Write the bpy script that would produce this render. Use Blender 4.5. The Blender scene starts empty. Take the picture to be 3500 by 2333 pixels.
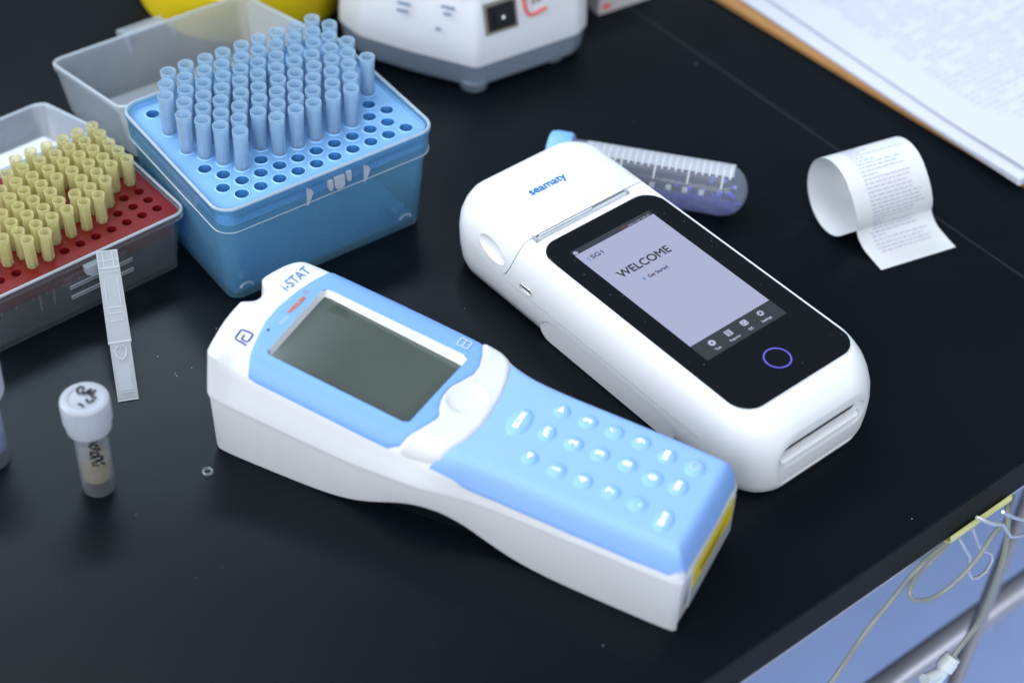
import bpy, bmesh, math, random
import numpy as np
from mathutils import Matrix, Vector
from mathutils.geometry import delaunay_2d_cdt
random.seed(7)
R = math.radians
K = 0.001                                   # everything below is written in millimetres
sc = bpy.context.scene
col = sc.collection

# ------------------------------------------------------------------ camera, world, lamps, exposure
PITCH, ROLL, CAM_H = 0.76037, 0.04673, 657.0
fw = Vector((0, math.cos(PITCH), -math.sin(PITCH)))
rt = Vector((1, 0, 0)); up = rt.cross(fw)
r2 = rt*math.cos(ROLL) + up*math.sin(ROLL); u2 = -rt*math.sin(ROLL) + up*math.cos(ROLL)
cd = bpy.data.cameras.new('camera'); cam = bpy.data.objects.new('camera', cd); col.objects.link(cam)
M = Matrix((r2, u2, -fw)).transposed().to_4x4(); M.translation = Vector((0, 0, CAM_H*K)); cam.matrix_world = M
cd.sensor_width = 36; cd.lens = 66.08; cd.clip_start = 0.01; cd.clip_end = 50
cd.dof.use_dof = True; cd.dof.focus_distance = 0.922; cd.dof.aperture_fstop = 4.4; cd.dof.aperture_blades = 8
sc.camera = cam

world = bpy.data.worlds.new('World'); sc.world = world; world.use_nodes = True
bg = world.node_tree.nodes['Background']; bg.inputs[0].default_value = (0.62, 0.80, 1.0, 1); bg.inputs[1].default_value = 0.25

def area(name, loc, aim, sx, sy, power, color):
    l = bpy.data.lights.new(name, 'AREA'); l.shape = 'RECTANGLE'; l.size = sx; l.size_y = sy; l.energy = power; l.color = color
    o = bpy.data.objects.new(name, l); col.objects.link(o); o.location = loc
    o.rotation_euler = (Vector(aim)-Vector(loc)).to_track_quat('-Z', 'Y').to_euler(); return o
area('overhead_light', (-0.10, 0.62, 1.75), (0.0, 0.72, 0), 1.3, 0.6, 7, (0.97, 0.98, 1.0))
area('fill_panel', (-0.85, -0.62, 0.95), (0.0, 0.66, 0), 1.9, 1.1, 29, (0.94, 0.96, 1.0))  # added fill from the front left, brightens the near sides
area('overhead_light', (0.75, -0.85, 1.25), (0.1, 0.6, 0), 1.1, 0.6, 15, (0.93, 0.96, 1.0))  # added fill behind the camera, lifts the near faces
area('overhead_light', (-0.42, 1.50, 1.4), (-0.12, 0.60, 0), 0.95, 0.28, 12, (0.66, 0.84, 1.0))  # added panel at the back for bench sheen and backlit plastic
area('fill_panel', (0.0, 2.95, 1.12), (0.0, 0.9, 0), 3.2, 0.45, 9, (0.85, 0.93, 1.0))  # added strip far behind, puts sheen on the rear of the bench
area('fill_panel', (-1.15, 0.95, 0.95), (-0.15, 0.80, 0.05), 0.7, 0.7, 13, (0.94, 0.97, 1.0))  # added panel on the left to brighten the tip racks
fl_ = area('floor_fill', (1.25, 0.35, 0.55), (0.42, 0.80, -0.6), 0.5, 0.5, 1.9, (0.95, 0.97, 1.0)); fl_.data.spread = R(70)  # added fill for the floor below the bench edge
sc.view_settings.view_transform = 'Standard'; sc.view_settings.look = 'None'
sc.view_settings.exposure = 0.0; sc.view_settings.gamma = 1.0
sc.render.engine = 'CYCLES'
cy = sc.cycles; cy.use_denoising = True; cy.max_bounces = 12; cy.transparent_max_bounces = 40
cy.diffuse_bounces = 5; cy.glossy_bounces = 4; cy.transmission_bounces = 8; cy.sample_clamp_indirect = 6; cy.caustics_reflective = False; cy.caustics_refractive = False

# ------------------------------------------------------------------ materials
def srgb(r, g, b):
    f = lambda c: (c/255/12.92) if c/255 <= 0.04045 else ((c/255+0.055)/1.055)**2.4
    return (f(r), f(g), f(b), 1)
def mat(name, c, rough=0.4, spec=0.5, metal=0.0, var=0.04, vscale=60, bump=0.0, bscale=900, coat=0.0, rvar=0.06):
    m = bpy.data.materials.new(name); m.use_nodes = True; nt = m.node_tree; b = nt.nodes['Principled BSDF']
    b.inputs['Roughness'].default_value = rough; b.inputs['Metallic'].default_value = metal
    b.inputs['Specular IOR Level'].default_value = spec; b.inputs['Coat Weight'].default_value = coat
    tc = nt.nodes.new('ShaderNodeTexCoord'); n = nt.nodes.new('ShaderNodeTexNoise'); n.inputs['Scale'].default_value = vscale; n.inputs['Detail'].default_value = 5
    nt.links.new(tc.outputs['Object'], n.inputs['Vector'])
    mx = nt.nodes.new('ShaderNodeMix'); mx.data_type = 'RGBA'
    mx.inputs[6].default_value = tuple(x*(1-var) for x in c[:3])+(1,); mx.inputs[7].default_value = tuple(min(1, x*(1+var)) for x in c[:3])+(1,)
    nt.links.new(n.outputs['Fac'], mx.inputs[0]); nt.links.new(mx.outputs[2], b.inputs['Base Color'])
    mr = nt.nodes.new('ShaderNodeMapRange'); mr.inputs[3].default_value = max(0.02, rough-rvar); mr.inputs[4].default_value = rough+rvar
    nt.links.new(n.outputs['Fac'], mr.inputs[0]); nt.links.new(mr.outputs[0], b.inputs['Roughness'])
    if bump:
        n2 = nt.nodes.new('ShaderNodeTexNoise'); n2.inputs['Scale'].default_value = bscale; n2.inputs['Detail'].default_value = 3
        nt.links.new(tc.outputs['Object'], n2.inputs['Vector'])
        bp = nt.nodes.new('ShaderNodeBump'); bp.inputs['Strength'].default_value = bump; bp.inputs['Distance'].default_value = 0.0003
        nt.links.new(n2.outputs['Fac'], bp.inputs['Height']); nt.links.new(bp.outputs[0], b.inputs['Normal'])
    return m
def plastic_clear(name, c, opacity, rough=0.25, tint=None, trans=0.5, edge=0.35, spec=0.5):
    """moulded translucent polypropylene: see-through share, rest milky (diffuse + light passing through)"""
    m = bpy.data.materials.new(name); m.use_nodes = True; nt = m.node_tree; nt.nodes.clear(); L = nt.links.new
    out = nt.nodes.new('ShaderNodeOutputMaterial')
    tr = nt.nodes.new('ShaderNodeBsdfTransparent'); tr.inputs[0].default_value = tint or (0.95, 0.97, 1, 1)
    pr = nt.nodes.new('ShaderNodeBsdfPrincipled'); pr.inputs['Base Color'].default_value = c; pr.inputs['Roughness'].default_value = rough; pr.inputs['Specular IOR Level'].default_value = spec
    tl = nt.nodes.new('ShaderNodeBsdfTranslucent'); tl.inputs[0].default_value = c
    m1 = nt.nodes.new('ShaderNodeMixShader'); m1.inputs[0].default_value = trans; L(pr.outputs[0], m1.inputs[1]); L(tl.outputs[0], m1.inputs[2])
    lw = nt.nodes.new('ShaderNodeLayerWeight'); lw.inputs[0].default_value = 0.35
    tc = nt.nodes.new('ShaderNodeTexCoord'); n = nt.nodes.new('ShaderNodeTexNoise'); n.inputs['Scale'].default_value = 45; n.inputs['Detail'].default_value = 4
    L(tc.outputs['Object'], n.inputs['Vector'])
    ma = nt.nodes.new('ShaderNodeMath'); ma.operation = 'MULTIPLY_ADD'; ma.inputs[1].default_value = edge; ma.inputs[2].default_value = opacity-0.05; L(lw.outputs['Facing'], ma.inputs[0])
    mb = nt.nodes.new('ShaderNodeMath'); mb.operation = 'MULTIPLY_ADD'; mb.inputs[1].default_value = 0.1; mb.use_clamp = True; L(n.outputs['Fac'], mb.inputs[0]); L(ma.outputs[0], mb.inputs[2])
    m2 = nt.nodes.new('ShaderNodeMixShader'); L(mb.outputs[0], m2.inputs[0]); L(tr.outputs[0], m2.inputs[1]); L(m1.outputs[0], m2.inputs[2])
    gl = nt.nodes.new('ShaderNodeBsdfGlossy'); gl.inputs[1].default_value = rough*0.7
    fr = nt.nodes.new('ShaderNodeFresnel'); fr.inputs[0].default_value = 1.45
    fm = nt.nodes.new('ShaderNodeMath'); fm.operation = 'MULTIPLY'; fm.inputs[1].default_value = 0.5; L(fr.outputs[0], fm.inputs[0])
    m3 = nt.nodes.new('ShaderNodeMixShader'); L(fm.outputs[0], m3.inputs[0]); L(m2.outputs[0], m3.inputs[1]); L(gl.outputs[0], m3.inputs[2])
    L(m3.outputs[0], out.inputs[0]); return m
def glow(name, c, s):
    m = bpy.data.materials.new(name); m.use_nodes = True; b = m.node_tree.nodes['Principled BSDF']
    b.inputs['Base Color'].default_value = (0.02, 0.02, 0.02, 1); b.inputs['Roughness'].default_value = 0.15
    b.inputs['Emission Color'].default_value = c; b.inputs['Emission Strength'].default_value = s; return m
WHITE = mat('white_abs', (0.74, 0.76, 0.79, 1), 0.38, 0.45, var=0.015, bump=0.08, bscale=2500)
CREAM = mat('pale_grey_abs', (0.66, 0.68, 0.71, 1), 0.46, 0.4, var=0.02, bump=0.12, bscale=2200)
COLLAR = mat('warm_grey_abs', (0.60, 0.61, 0.62, 1), 0.5, 0.35, var=0.02, bump=0.12, bscale=2200)
BLUE = mat('sky_blue_abs', (0.17, 0.35, 0.75, 1), 0.42, 0.35, var=0.03, bump=0.12, bscale=2200)
RUBBER = mat('sky_blue_rubber', (0.235, 0.415, 0.80, 1), 0.5, 0.3, var=0.03, bump=0.2, bscale=2600)
KEYM = mat('sky_blue_key', (0.25, 0.46, 0.81, 1), 0.6, 0.2, var=0.03)
LETTER_W = mat('white_print', (0.9, 0.91, 0.93, 1), 0.7, 0.3)
LETTER_B = mat('blue_print', srgb(62, 118, 168), 0.5, 0.3)
BRANDB = mat('bright_blue_print', (0.0, 0.15, 0.42, 1), 0.5, 0.3)
NAVY = mat('navy_print', srgb(52, 48, 140), 0.5, 0.3)
ORANGE = mat('orange_print', srgb(196, 110, 40), 0.5, 0.3)
SILVERP = mat('silver_print', (0.45, 0.56, 0.72, 1), 0.5, 0.3)
LCD = mat('lcd_glass', (0.066, 0.082, 0.070, 1), 0.13, 0.5, var=0.2, vscale=25, coat=0.3)
GLASS = mat('black_glass', (0.004, 0.005, 0.007, 1), 0.035, 0.35, var=0.1, rvar=0.01)
DARK = mat('dark_gap', (0.02, 0.02, 0.024, 1), 0.6, 0.3)
GREYM = mat('grey_plastic', (0.32, 0.34, 0.37, 1), 0.45, 0.4)
STEEL = mat('steel', (0.72, 0.73, 0.74, 1), 0.3, 0.6, 0.6)
SCREEN = glow('lit_screen', srgb(186, 191, 228), 0.80)
SBAR = glow('screen_bar', srgb(38, 44, 54), 0.8)
SICON = glow('screen_icon', srgb(196, 200, 232), 0.85)
SINK = glow('screen_ink', srgb(26, 27, 44), 0.8)
SBLUE = glow('screen_blue', srgb(70, 130, 235), 0.85)
SRED = glow('screen_red', srgb(150, 50, 50), 0.8)
RINGM = glow('ring_light', srgb(108, 104, 248), 1.0)
BOXC = plastic_clear('clear_pp', (0.72, 0.78, 0.86, 1), 0.08, 0.2, edge=0.15)
LIDC = plastic_clear('milky_pp', (0.82, 0.90, 1.0, 1), 0.29, 0.28, edge=0.35)
BOXB = plastic_clear('scatter_blue_pp', (0.36, 0.76, 1.0, 1), 0.24, 0.22, edge=0.22, tint=(0.72, 0.9, 1.0, 1))  # blue light scattered inside is painted into the milky wall colour
PLATEB = plastic_clear('blue_plate_pp', (0.27, 0.56, 0.95, 1), 0.95, 0.3, tint=(0.3, 0.65, 1, 1), trans=0.3, edge=0.1)
HOLEB = plastic_clear('blue_well_pp', (0.12, 0.48, 0.92, 1), 0.85, 0.3, tint=(0.3, 0.65, 1, 1), trans=0.5)
PLATER = mat('red_plate_pp', (0.15, 0.004, 0.005, 1), 0.34, 0.35, var=0.12)
TIPB = plastic_clear('pale_blue_tip', (0.58, 0.80, 1.0, 1), 0.36, 0.15, tint=(0.97, 0.99, 1, 1), edge=0.5, trans=0.45)
TIPY = plastic_clear('yellow_tip', (1.0, 0.97, 0.60, 1), 0.24, 0.16, tint=(1, 0.99, 0.86, 1), edge=0.55, trans=0.45)
TUBEC = plastic_clear('clear_tube', (0.82, 0.87, 0.96, 1), 0.07, 0.08, edge=0.35)
CASC = plastic_clear('frosted_clear', (0.74, 0.78, 0.84, 1), 0.60, 0.16, edge=0.4)
CAPW = plastic_clear('frosted_cap', (0.72, 0.76, 0.84, 1), 0.72, 0.35, edge=0.4)
SERUM = plastic_clear('amber_serum', (0.95, 0.72, 0.34, 1), 0.62, 0.1, tint=(1.0, 0.88, 0.62, 1), trans=0.6)
VIOLET = mat('violet_gel', (0.13, 0.15, 0.78, 1), 0.25, 0.5)
VIOLETC = plastic_clear('violet_film', (0.42, 0.44, 0.92, 1), 0.5, 0.2, tint=(0.75, 0.75, 1, 1))
CAPB = mat('blue_cap', (0.24, 0.50, 0.88, 1), 0.4, 0.4)
PAPER = mat('paper', (0.60, 0.62, 0.70, 1), 0.8, 0.2, var=0.015)
THERM = mat('thermal_paper', (0.68, 0.70, 0.74, 1), 0.6, 0.3, var=0.015)
INK = mat('grey_ink', (0.46, 0.47, 0.58, 1), 0.8, 0.1)
INKD = mat('dark_ink', (0.02, 0.022, 0.03, 1), 0.6, 0.2)
MDF = mat('brown_board', (0.42, 0.22, 0.08, 1), 0.7, 0.2, var=0.2)
YEL = mat('yellow_bin', (0.78, 0.60, 0.015, 1), 0.4, 0.4, var=0.06)
YELD = mat('yellow_sticker', (0.72, 0.55, 0.02, 1), 0.45, 0.4)
CLIPY = mat('yellow_clip', (0.66, 0.66, 0.28, 1), 0.4, 0.4)
SLATE = mat('slate_grey', (0.20, 0.25, 0.32, 1), 0.5, 0.35)
SWITCHM = mat('black_switch', (0.012, 0.014, 0.018, 1), 0.3, 0.5)
REDP = mat('red_print', (0.80, 0.16, 0.14, 1), 0.5, 0.3)
HOSE = plastic_clear('pvc_hose', (0.60, 0.62, 0.50, 1), 0.55, 0.2, edge=0.4)
FLOORB = mat('blue_floor', (0.33, 0.46, 0.90, 1), 0.5, 0.3, var=0.25, vscale=5)
BEAD = plastic_clear('clear_ring', (0.6, 0.65, 0.7, 1), 0.12, 0.08, edge=0.5)
SPECK = mat('white_dust', (0.8, 0.8, 0.8, 1), 0.8, 0.1)
EDGEB = mat('edge_band', (0.021, 0.023, 0.022, 1), 0.6, 0.05, var=0.25, vscale=30)

def bench_mat():
    m = mat('black_benchtop', (0.0028, 0.0048, 0.0078, 1), 0.31, 0.13, var=0.25, vscale=7, bump=0.06, bscale=1400, rvar=0.09)
    return m
BENCH = bench_mat()

# ------------------------------------------------------------------ building helpers
def link(name, me, m, parent=None):
    for x in (m if isinstance(m, (list, tuple)) else [m]): me.materials.append(x)
    o = bpy.data.objects.new(name, me); col.objects.link(o)
    if parent: o.parent = parent
    return o
def sharpen(me, ang=38):
    bm = bmesh.new(); bm.from_mesh(me)
    bmesh.ops.remove_doubles(bm, verts=bm.verts, dist=1e-6)
    bmesh.ops.recalc_face_normals(bm, faces=bm.faces)
    for f in bm.faces: f.smooth = True
    for e in bm.edges:
        e.smooth = not (len(e.link_faces) == 2 and e.calc_face_angle(0) > R(ang)) and len(e.link_faces) == 2
    bm.to_mesh(me); bm.free()
def mesh(name, V, F, m, parent=None, ang=38):
    me = bpy.data.meshes.new(name); me.from_pydata([(v[0]*K, v[1]*K, v[2]*K) for v in V], [], F); me.update()
    sharpen(me, ang); return link(name, me, m, parent)
class MB:
    def __init__(s): s.V = []; s.F = []
    def add(s, V, F):
        n = len(s.V); s.V += [tuple(v) for v in V]; s.F += [tuple(i+n for i in f) for f in F]; return s
    def box(s, x0, x1, y0, y1, z0, z1, T=None):
        V = [Vector((x, y, z)) for z in (z0, z1) for x, y in ((x0, y0), (x1, y0), (x1, y1), (x0, y1))]
        if T: V = [T @ v for v in V]
        return s.add(V, [(3, 2, 1, 0), (4, 5, 6, 7), (0, 1, 5, 4), (1, 2, 6, 5), (2, 3, 7, 6), (3, 0, 4, 7)])
    def loft(s, rings, cap0=True, cap1=True, closed=True):
        n = len(rings[0]); V = [p for r in rings for p in r]; F = []
        for k in range(len(rings)-1):
            for i in range(n if closed else n-1):
                j = (i+1) % n; F.append((k*n+i, k*n+j, (k+1)*n+j, (k+1)*n+i))
        if cap0: F.append(tuple(range(n-1, -1, -1)))
        if cap1: F.append(tuple((len(rings)-1)*n+i for i in range(n)))
        return s.add(V, F)
    def lathe(s, prof, n=32, T=None, cap0=False, cap1=False):
        rings = []
        for r, z in prof:
            rg = [Vector((r*math.cos(2*math.pi*i/n), r*math.sin(2*math.pi*i/n), z)) for i in range(n)]
            rings.append([T @ v for v in rg] if T else rg)
        return s.loft(rings, cap0, cap1)
    def tube(s, pts, r, n=10, closed=False):
        P = [Vector(p) for p in pts]; rings = []; prev = None; N = len(P)
        for i, p in enumerate(P):
            if closed: t = (P[(i+1) % N]-P[i-1]).normalized()
            else: t = (P[min(i+1, N-1)]-P[max(i-1, 0)]).normalized()
            a = Vector((0, 0, 1)) if prev is None else prev
            if abs(a.dot(t)) > 0.98: a = Vector((1, 0, 0))
            u = (a - t*a.dot(t)).normalized(); prev = u; w = t.cross(u)
            rr = r[i] if isinstance(r, (list, tuple)) else r
            rings.append([p+(u*math.cos(2*math.pi*q/n)+w*math.sin(2*math.pi*q/n))*rr for q in range(n)])
        if closed: rings.append(rings[0])
        return s.loft(rings, not closed, not closed)
    def build(s, name, m, parent=None, ang=38): return mesh(name, s.V, s.F, m, parent, ang)
def smooth(pts, n=6, closed=False):
    P = [Vector(p) for p in pts]; out = []; N = len(P)
    for i in range(N if closed else N-1):
        p0 = P[(i-1) % N] if (closed or i > 0) else P[0]; p1 = P[i]; p2 = P[(i+1) % N]; p3 = P[(i+2) % N] if (closed or i+2 < N) else P[-1]
        for k in range(n):
            t = k/n; out.append(0.5*((2*p1)+(-p0+p2)*t+(2*p0-5*p1+4*p2-p3)*t*t+(-p0+3*p1-3*p2+p3)*t**3))
    if not closed: out.append(P[-1])
    return out
def rrect(x0, x1, y0, y1, r, n=8, r1=None):
    P = []; q = r if r1 is None else r1
    for cx, cy, a0, r in ((x1-q, y1-q, 0, q), (x0+r, y1-r, 90, r), (x0+r, y0+r, 180, r), (x1-q, y0+q, 270, q)):
        for i in range(n+1):
            a = R(a0+90*i/n); P.append((cx+r*math.cos(a), cy+r*math.sin(a)))
    return P
def resample(P, step):
    out = []; N = len(P)
    for i in range(N):
        a = np.array(P[i][:2]); b = np.array(P[(i+1) % N][:2]); L = np.linalg.norm(b-a); k = max(1, int(round(L/step)))
        for q in range(k): out.append(tuple(a+(b-a)*q/k))
    return out
def inside(P, pts):
    P = np.array(P); x = pts[:, 0][:, None]; y = pts[:, 1][:, None]
    x0, y0 = P[:, 0], P[:, 1]; x1, y1 = np.roll(x0, -1), np.roll(y0, -1)
    with np.errstate(divide='ignore', invalid='ignore'):
        c = ((y0 > y) != (y1 > y)) & (x < (x1-x0)*(y-y0)/(y1-y0)+x0)
    return c.sum(1) % 2 == 1
def dist(P, pts):
    P = np.array(P, float); A = P; B = np.roll(P, -1, 0); best = np.full(len(pts), 1e9)
    for a, b in zip(A, B):
        ab = b-a; t = np.clip(((pts-a)@ab)/max(ab@ab, 1e-12), 0, 1); best = np.minimum(best, np.linalg.norm(pts-(a+t[:, None]*ab), axis=1))
    return best
def offset(P, d):
    """inward offset of a counter-clockwise outline"""
    N = len(P); out = []
    for i in range(N):
        p = np.array(P[i-1][:2]); q = np.array(P[(i+1) % N][:2]); t = q-p; t = t/max(np.linalg.norm(t), 1e-9)
        out.append((P[i][0]-t[1]*d, P[i][1]+t[0]*d))
    return out
def region(loop, holes=(), step=3.0, rings=()):
    """triangulate a flat outline with holes and inner points; returns points, triangles"""
    pts = [tuple(p[:2]) for p in loop]; edges = [(i, (i+1) % len(loop)) for i in range(len(loop))]
    for h in holes:
        n0 = len(pts); pts += [tuple(p[:2]) for p in h]; edges += [(n0+i, n0+(i+1) % len(h)) for i in range(len(h))]
    P = np.array([p[:2] for p in loop])
    extra = []
    if step:
        gx = np.arange(P[:, 0].min()+step/2, P[:, 0].max(), step); gy = np.arange(P[:, 1].min()+step/2, P[:, 1].max(), step)
        g = np.array([(x, y) for x in gx for y in gy]); extra.append(g)
    for d in rings: extra.append(np.array(offset(loop, d)))
    if extra:
        g = np.concatenate(extra); k = inside(loop, g) & (dist(loop, g) > (min(rings)*0.8 if rings else step*0.35))
        for h in holes: k &= (~inside(h, g)) & (dist(h, g) > (step or 1)*0.35)
        pts += [tuple(x) for x in g[k]]
    v, e, f, *_ = delaunay_2d_cdt([Vector(p) for p in pts], edges, [], 0, 1e-5)
    v = np.array([tuple(x) for x in v]); f = [tuple(t) for t in f]
    c = np.array([v[list(t)].mean(0) for t in f]); k = inside(loop, c)
    for h in holes: k &= ~inside(h, c)
    return v, [t for t, q in zip(f, k) if q]
def sheet(name, loop, zf, m, parent, off=0.5, holes=(), step=3.0, edge=0.0, more=(), z_under=1.5, ang=38):
    """a moulded skin on a curved top: outline, height function zf(x,y), rounded rim, skirt going down"""
    rings = ((edge*0.15, edge*0.45, edge) if edge else ())+tuple(more)
    v, f = region(loop, holes, step, rings)
    z = zf(v) + off
    if edge:
        d = np.clip(dist(loop, v)/edge, 0, 1); z = z - off + off*np.sqrt(np.clip(1-(1-d)**2, 0, 1))
    mb = MB(); mb.add([(a[0], a[1], q) for a, q in zip(v, z)], f)
    for lp in [loop]+list(holes):
        a = np.array([p[:2] for p in lp]); zt = zf(a)+(0 if edge and lp is loop else off); n = len(lp)
        mb.loft([[(p[0], p[1], q) for p, q in zip(a, zt)], [(p[0], p[1], q-z_under) for p, q in zip(a, zt)]], False, False)
    me = bpy.data.meshes.new(name); me.from_pydata([(p[0]*K, p[1]*K, p[2]*K) for p in mb.V], [], mb.F); sharpen(me, ang)
    return link(name, me, m, parent)
FONT_CACHE = {}
def text_geo(body, size, bold=0.0, shear=0.0, spacing=1.0, width=None):
    cu = bpy.data.curves.new('t', 'FONT'); cu.body = body; cu.size = size; cu.offset = bold; cu.shear = shear; cu.space_character = spacing
    o = bpy.data.objects.new('t', cu); col.objects.link(o); bpy.context.view_layer.update()
    me = bpy.data.meshes.new_from_object(o); V = [tuple(v.co) for v in me.vertices]; F = [tuple(p.vertices) for p in me.polygons]
    bpy.data.objects.remove(o); bpy.data.curves.remove(cu); bpy.data.meshes.remove(me)
    if width:
        xs = [v[0] for v in V]; s = width/(max(xs)-min(xs)); V = [((v[0]-min(xs))*s, v[1], 0) for v in V]
    return V, F
def put_text(body, size, o, d, zf, name, m, parent, off=0.08, bold=0.0, width=None, shear=0.0, mb=None, fat=0.0):
    """text from point o along unit direction d (2D), lying on zf"""
    V, F = text_geo(body, size, bold, shear, 1.0, width)
    n = (-d[1], d[0]); a = np.array([(o[0]+v[0]*d[0]+v[1]*n[0], o[1]+v[0]*d[1]+v[1]*n[1]) for v in V]); z = zf(a)+off
    W = [(p[0], p[1], q) for p, q in zip(a, z)]
    if fat:
        W0, F0_ = list(W), list(F); W = []; F = []
        for k, (e1, e2) in enumerate(((1, 0), (-1, 0), (0, 1), (0, -1))):
            W += [(p[0]+e1*fat, p[1]+e2*fat, p[2]+k*0.004) for p in W0]; F += [tuple(i+k*len(W0) for i in f) for f in F0_]
    if mb is not None: mb.add(W, F); return
    return MB().add(W, F).build(name, m, parent)
def strokes(paths, w, zf, name, m, parent, off=0.1, h=0.12, mb=None):
    """flat pen or print strokes lying on zf"""
    own = mb is None
    if own: mb = MB()
    for P in paths:
        P = [np.array(p, float) for p in P]; Lf = []; Rt = []
        for i, p in enumerate(P):
            t = P[min(i+1, len(P)-1)]-P[max(i-1, 0)]; t /= max(np.linalg.norm(t), 1e-9); n = np.array((-t[1], t[0])); Lf.append(p+n*w/2); Rt.append(p-n*w/2)
        a = np.array(Lf+Rt); z = zf(a)+off; n = len(P)
        mb.add([(p[0], p[1], q) for p, q in zip(a, z)], [(i, i+1, n+i+1, n+i) for i in range(n-1)])
    if own: return mb.build(name, m, parent)
def flat(h): return lambda a: np.full(len(a), float(h))
def thing(name, label, cat, loc=(0, 0, 0), rz=0, group=None):
    o = bpy.data.objects.new(name, None); col.objects.link(o); o.empty_display_size = 0.01
    o.location = (loc[0]*K, loc[1]*K, loc[2]*K); o.rotation_euler = (0, 0, R(rz)); o['label'] = label; o['category'] = cat
    if group: o['group'] = group
    return o
def tag(o, label=None, cat=None, group=None, kind=None):
    for k, v in (('label', label), ('category', cat), ('group', group), ('kind', kind)):
        if v: o[k] = v
    return o
def boolean(o, cutter, op='DIFFERENCE'):
    md = o.modifiers.new('b', 'BOOLEAN'); md.operation = op; md.solver = 'EXACT'; md.object = cutter
    dg = bpy.context.evaluated_depsgraph_get(); dg.update(); me = bpy.data.meshes.new_from_object(o.evaluated_get(dg))
    o.modifiers.clear(); old = o.data; o.data = me; bpy.data.meshes.remove(old)
def drop(o): me = o.data; bpy.data.objects.remove(o); bpy.data.meshes.remove(me)
def prism_xz(P, y0, y1):
    mb = MB(); mb.loft([[(p[0], y0, p[1]) for p in P], [(p[0], y1, p[1]) for p in P]])
    return mb.build('cutter', WHITE)
def copy_thing(root, loc=None, parent=None):
    c = root.copy(); col.objects.link(c)
    if parent: c.parent = parent
    if loc is not None: c.location = (loc[0]*K, loc[1]*K, loc[2]*K)
    for ch in list(root.children): copy_thing(ch, None, c)
    return c

# ------------------------------------------------------------------ setting: floor and lab bench
EA = 40.82; E0 = Vector((88.1, 486.5, 0))
fl = MB().box(-3000, 3000, -1500, 4500, -620, -600).build('floor', FLOORB); tag(fl, kind='structure')

bench = thing('lab_bench', 'matte black laboratory benchtop with dark edge band and pale metal rail under its front', 'bench', (E0.x, E0.y, -30), EA)
# local x runs along the front edge, local y goes back onto the bench; top at local z = 30
XS = 330.0        # place of the joint along the edge
def slab(x0, x1):
    mb = MB(); prof = [(0.0, 6.5), (0.0, 28.6), (0.5, 29.6), (1.6, 30.0), (1600, 30.0), (1600, 6.5)]
    mb.loft([[(x0, y, z) for y, z in prof], [(x1, y, z) for y, z in prof]]); return mb
# joint direction is square to the edge
jx = (Vector((106.7, 949.7, 0))-E0).dot(Vector((math.cos(R(EA)), math.sin(R(EA)), 0)))
slab(-2000, jx-0.25).build('benchtop', BENCH, bench, 20)
slab(jx+0.25, 2200).build('benchtop', BENCH, bench, 20)
MB().box(jx-0.25, jx+0.25, 2, 1590, 20, 29.9).box(jx-0.9, jx-0.25, 4, 1590, 30.0, 30.05).build('joint_strip', mat('joint_filler', (0.014, 0.016, 0.024, 1), 0.5, 0.3), bench)
MB().box(-2000, 2200, -0.5, 0.0, 6.6, 27.2).build('edge_band', EDGEB, bench)
MB().box(-2000, 2200, 1.0, 22, 1.2, 6.4).build('metal_rail', mat('pale_metal', (0.42, 0.42, 0.45, 1), 0.4, 0.5, 0.2), bench)

def on_top(a): return np.zeros(len(a))

# ------------------------------------------------------------------ handheld analyser with keypad (blue and pale grey)
ist = thing('handheld_analyser', 'blue and pale grey handheld analyser with dark display and keypad handle', 'analyser', (-137.3, 607.4, 0), -24.62)
def curve_out(pts, step=1.6): return resample([tuple(p[:2]) for p in pts], step)
O_pts = [(-3.5, 3), (-1.5, -0.8), (3, -2.5), (20, -3.0), (60, -3.0), (100, -2.8), (112, -2.2), (122, -0.6), (132, 0.8), (145, 1.2), (160, 0.7), (182, -0.3), (210, -1.0), (230, -1.2), (234.8, 0.2), (236.4, 4), (237, 33), (236.4, 60), (234.4, 64.6), (229, 66.4), (203, 68.0), (177, 68.8), (150, 69.6), (134, 71.2), (125, 73.6), (119, 76.6), (110, 78.6), (80, 79.2), (40, 79.0), (12, 78.2), (4, 76.5), (-1.0, 71), (-4.5, 62), (-6.2, 54.5), (-5.2, 50.8), (-1.6, 47.2), (-0.6, 43.5), (-1.6, 40), (-5.8, 36.5), (-6.6, 33), (-6.2, 20)]
OUT = curve_out([(p.x, p.y) for p in smooth([(x, y, 0) for x, y in O_pts], 5, True)])
def zt(X): return np.where(X < 112, 67-.13*X, 52.4-.012*(X-112))
def sstep(a, b, x): t = np.clip((x-a)/(b-a), 0, 1); return t*t*(3-2*t)
def farw(v):
    v = np.asarray(v, float); return np.maximum(sstep(34, 62, v[:, 1]), 1-sstep(2, 14, v[:, 0]))*(1-sstep(104, 124, v[:, 0]))
def d0f(v): v = np.asarray(v, float); return 4.2-2.7*sstep(100, 126, v[:, 0])-2.0*farw(v)
def zs(v):
    v = np.asarray(v, float); X = v[:, 0]; d = dist(OUT, v); w_ = farw(v); A = 8.6+1.0*sstep(100, 126, X)-5.4*w_; RR = 12.0-6.0*w_-5.0*sstep(100, 126, X)
    t = np.clip(1-(d-d0f(v))/RR, 0, 1.0)
    dome = -1.0*((v[:, 1]-37)/34.0)**2
    return zt(X)+dome*0.8-A*t**2.6-2.2*np.clip(d0f(v)-d, 0, 3)*sstep(118, 130, X)
OA = np.array(OUT); X = OA[:, 0]
def ring(d, z): 
    P = offset(OUT, 1.0); Pn = np.array(P)-OA; Q = OA+Pn*(d[:, None] if hasattr(d, '__len__') else d); return [(q[0], q[1], zz) for q, zz in zip(Q, z)]
near = sstep(50, 20, OA[:, 1])
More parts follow.
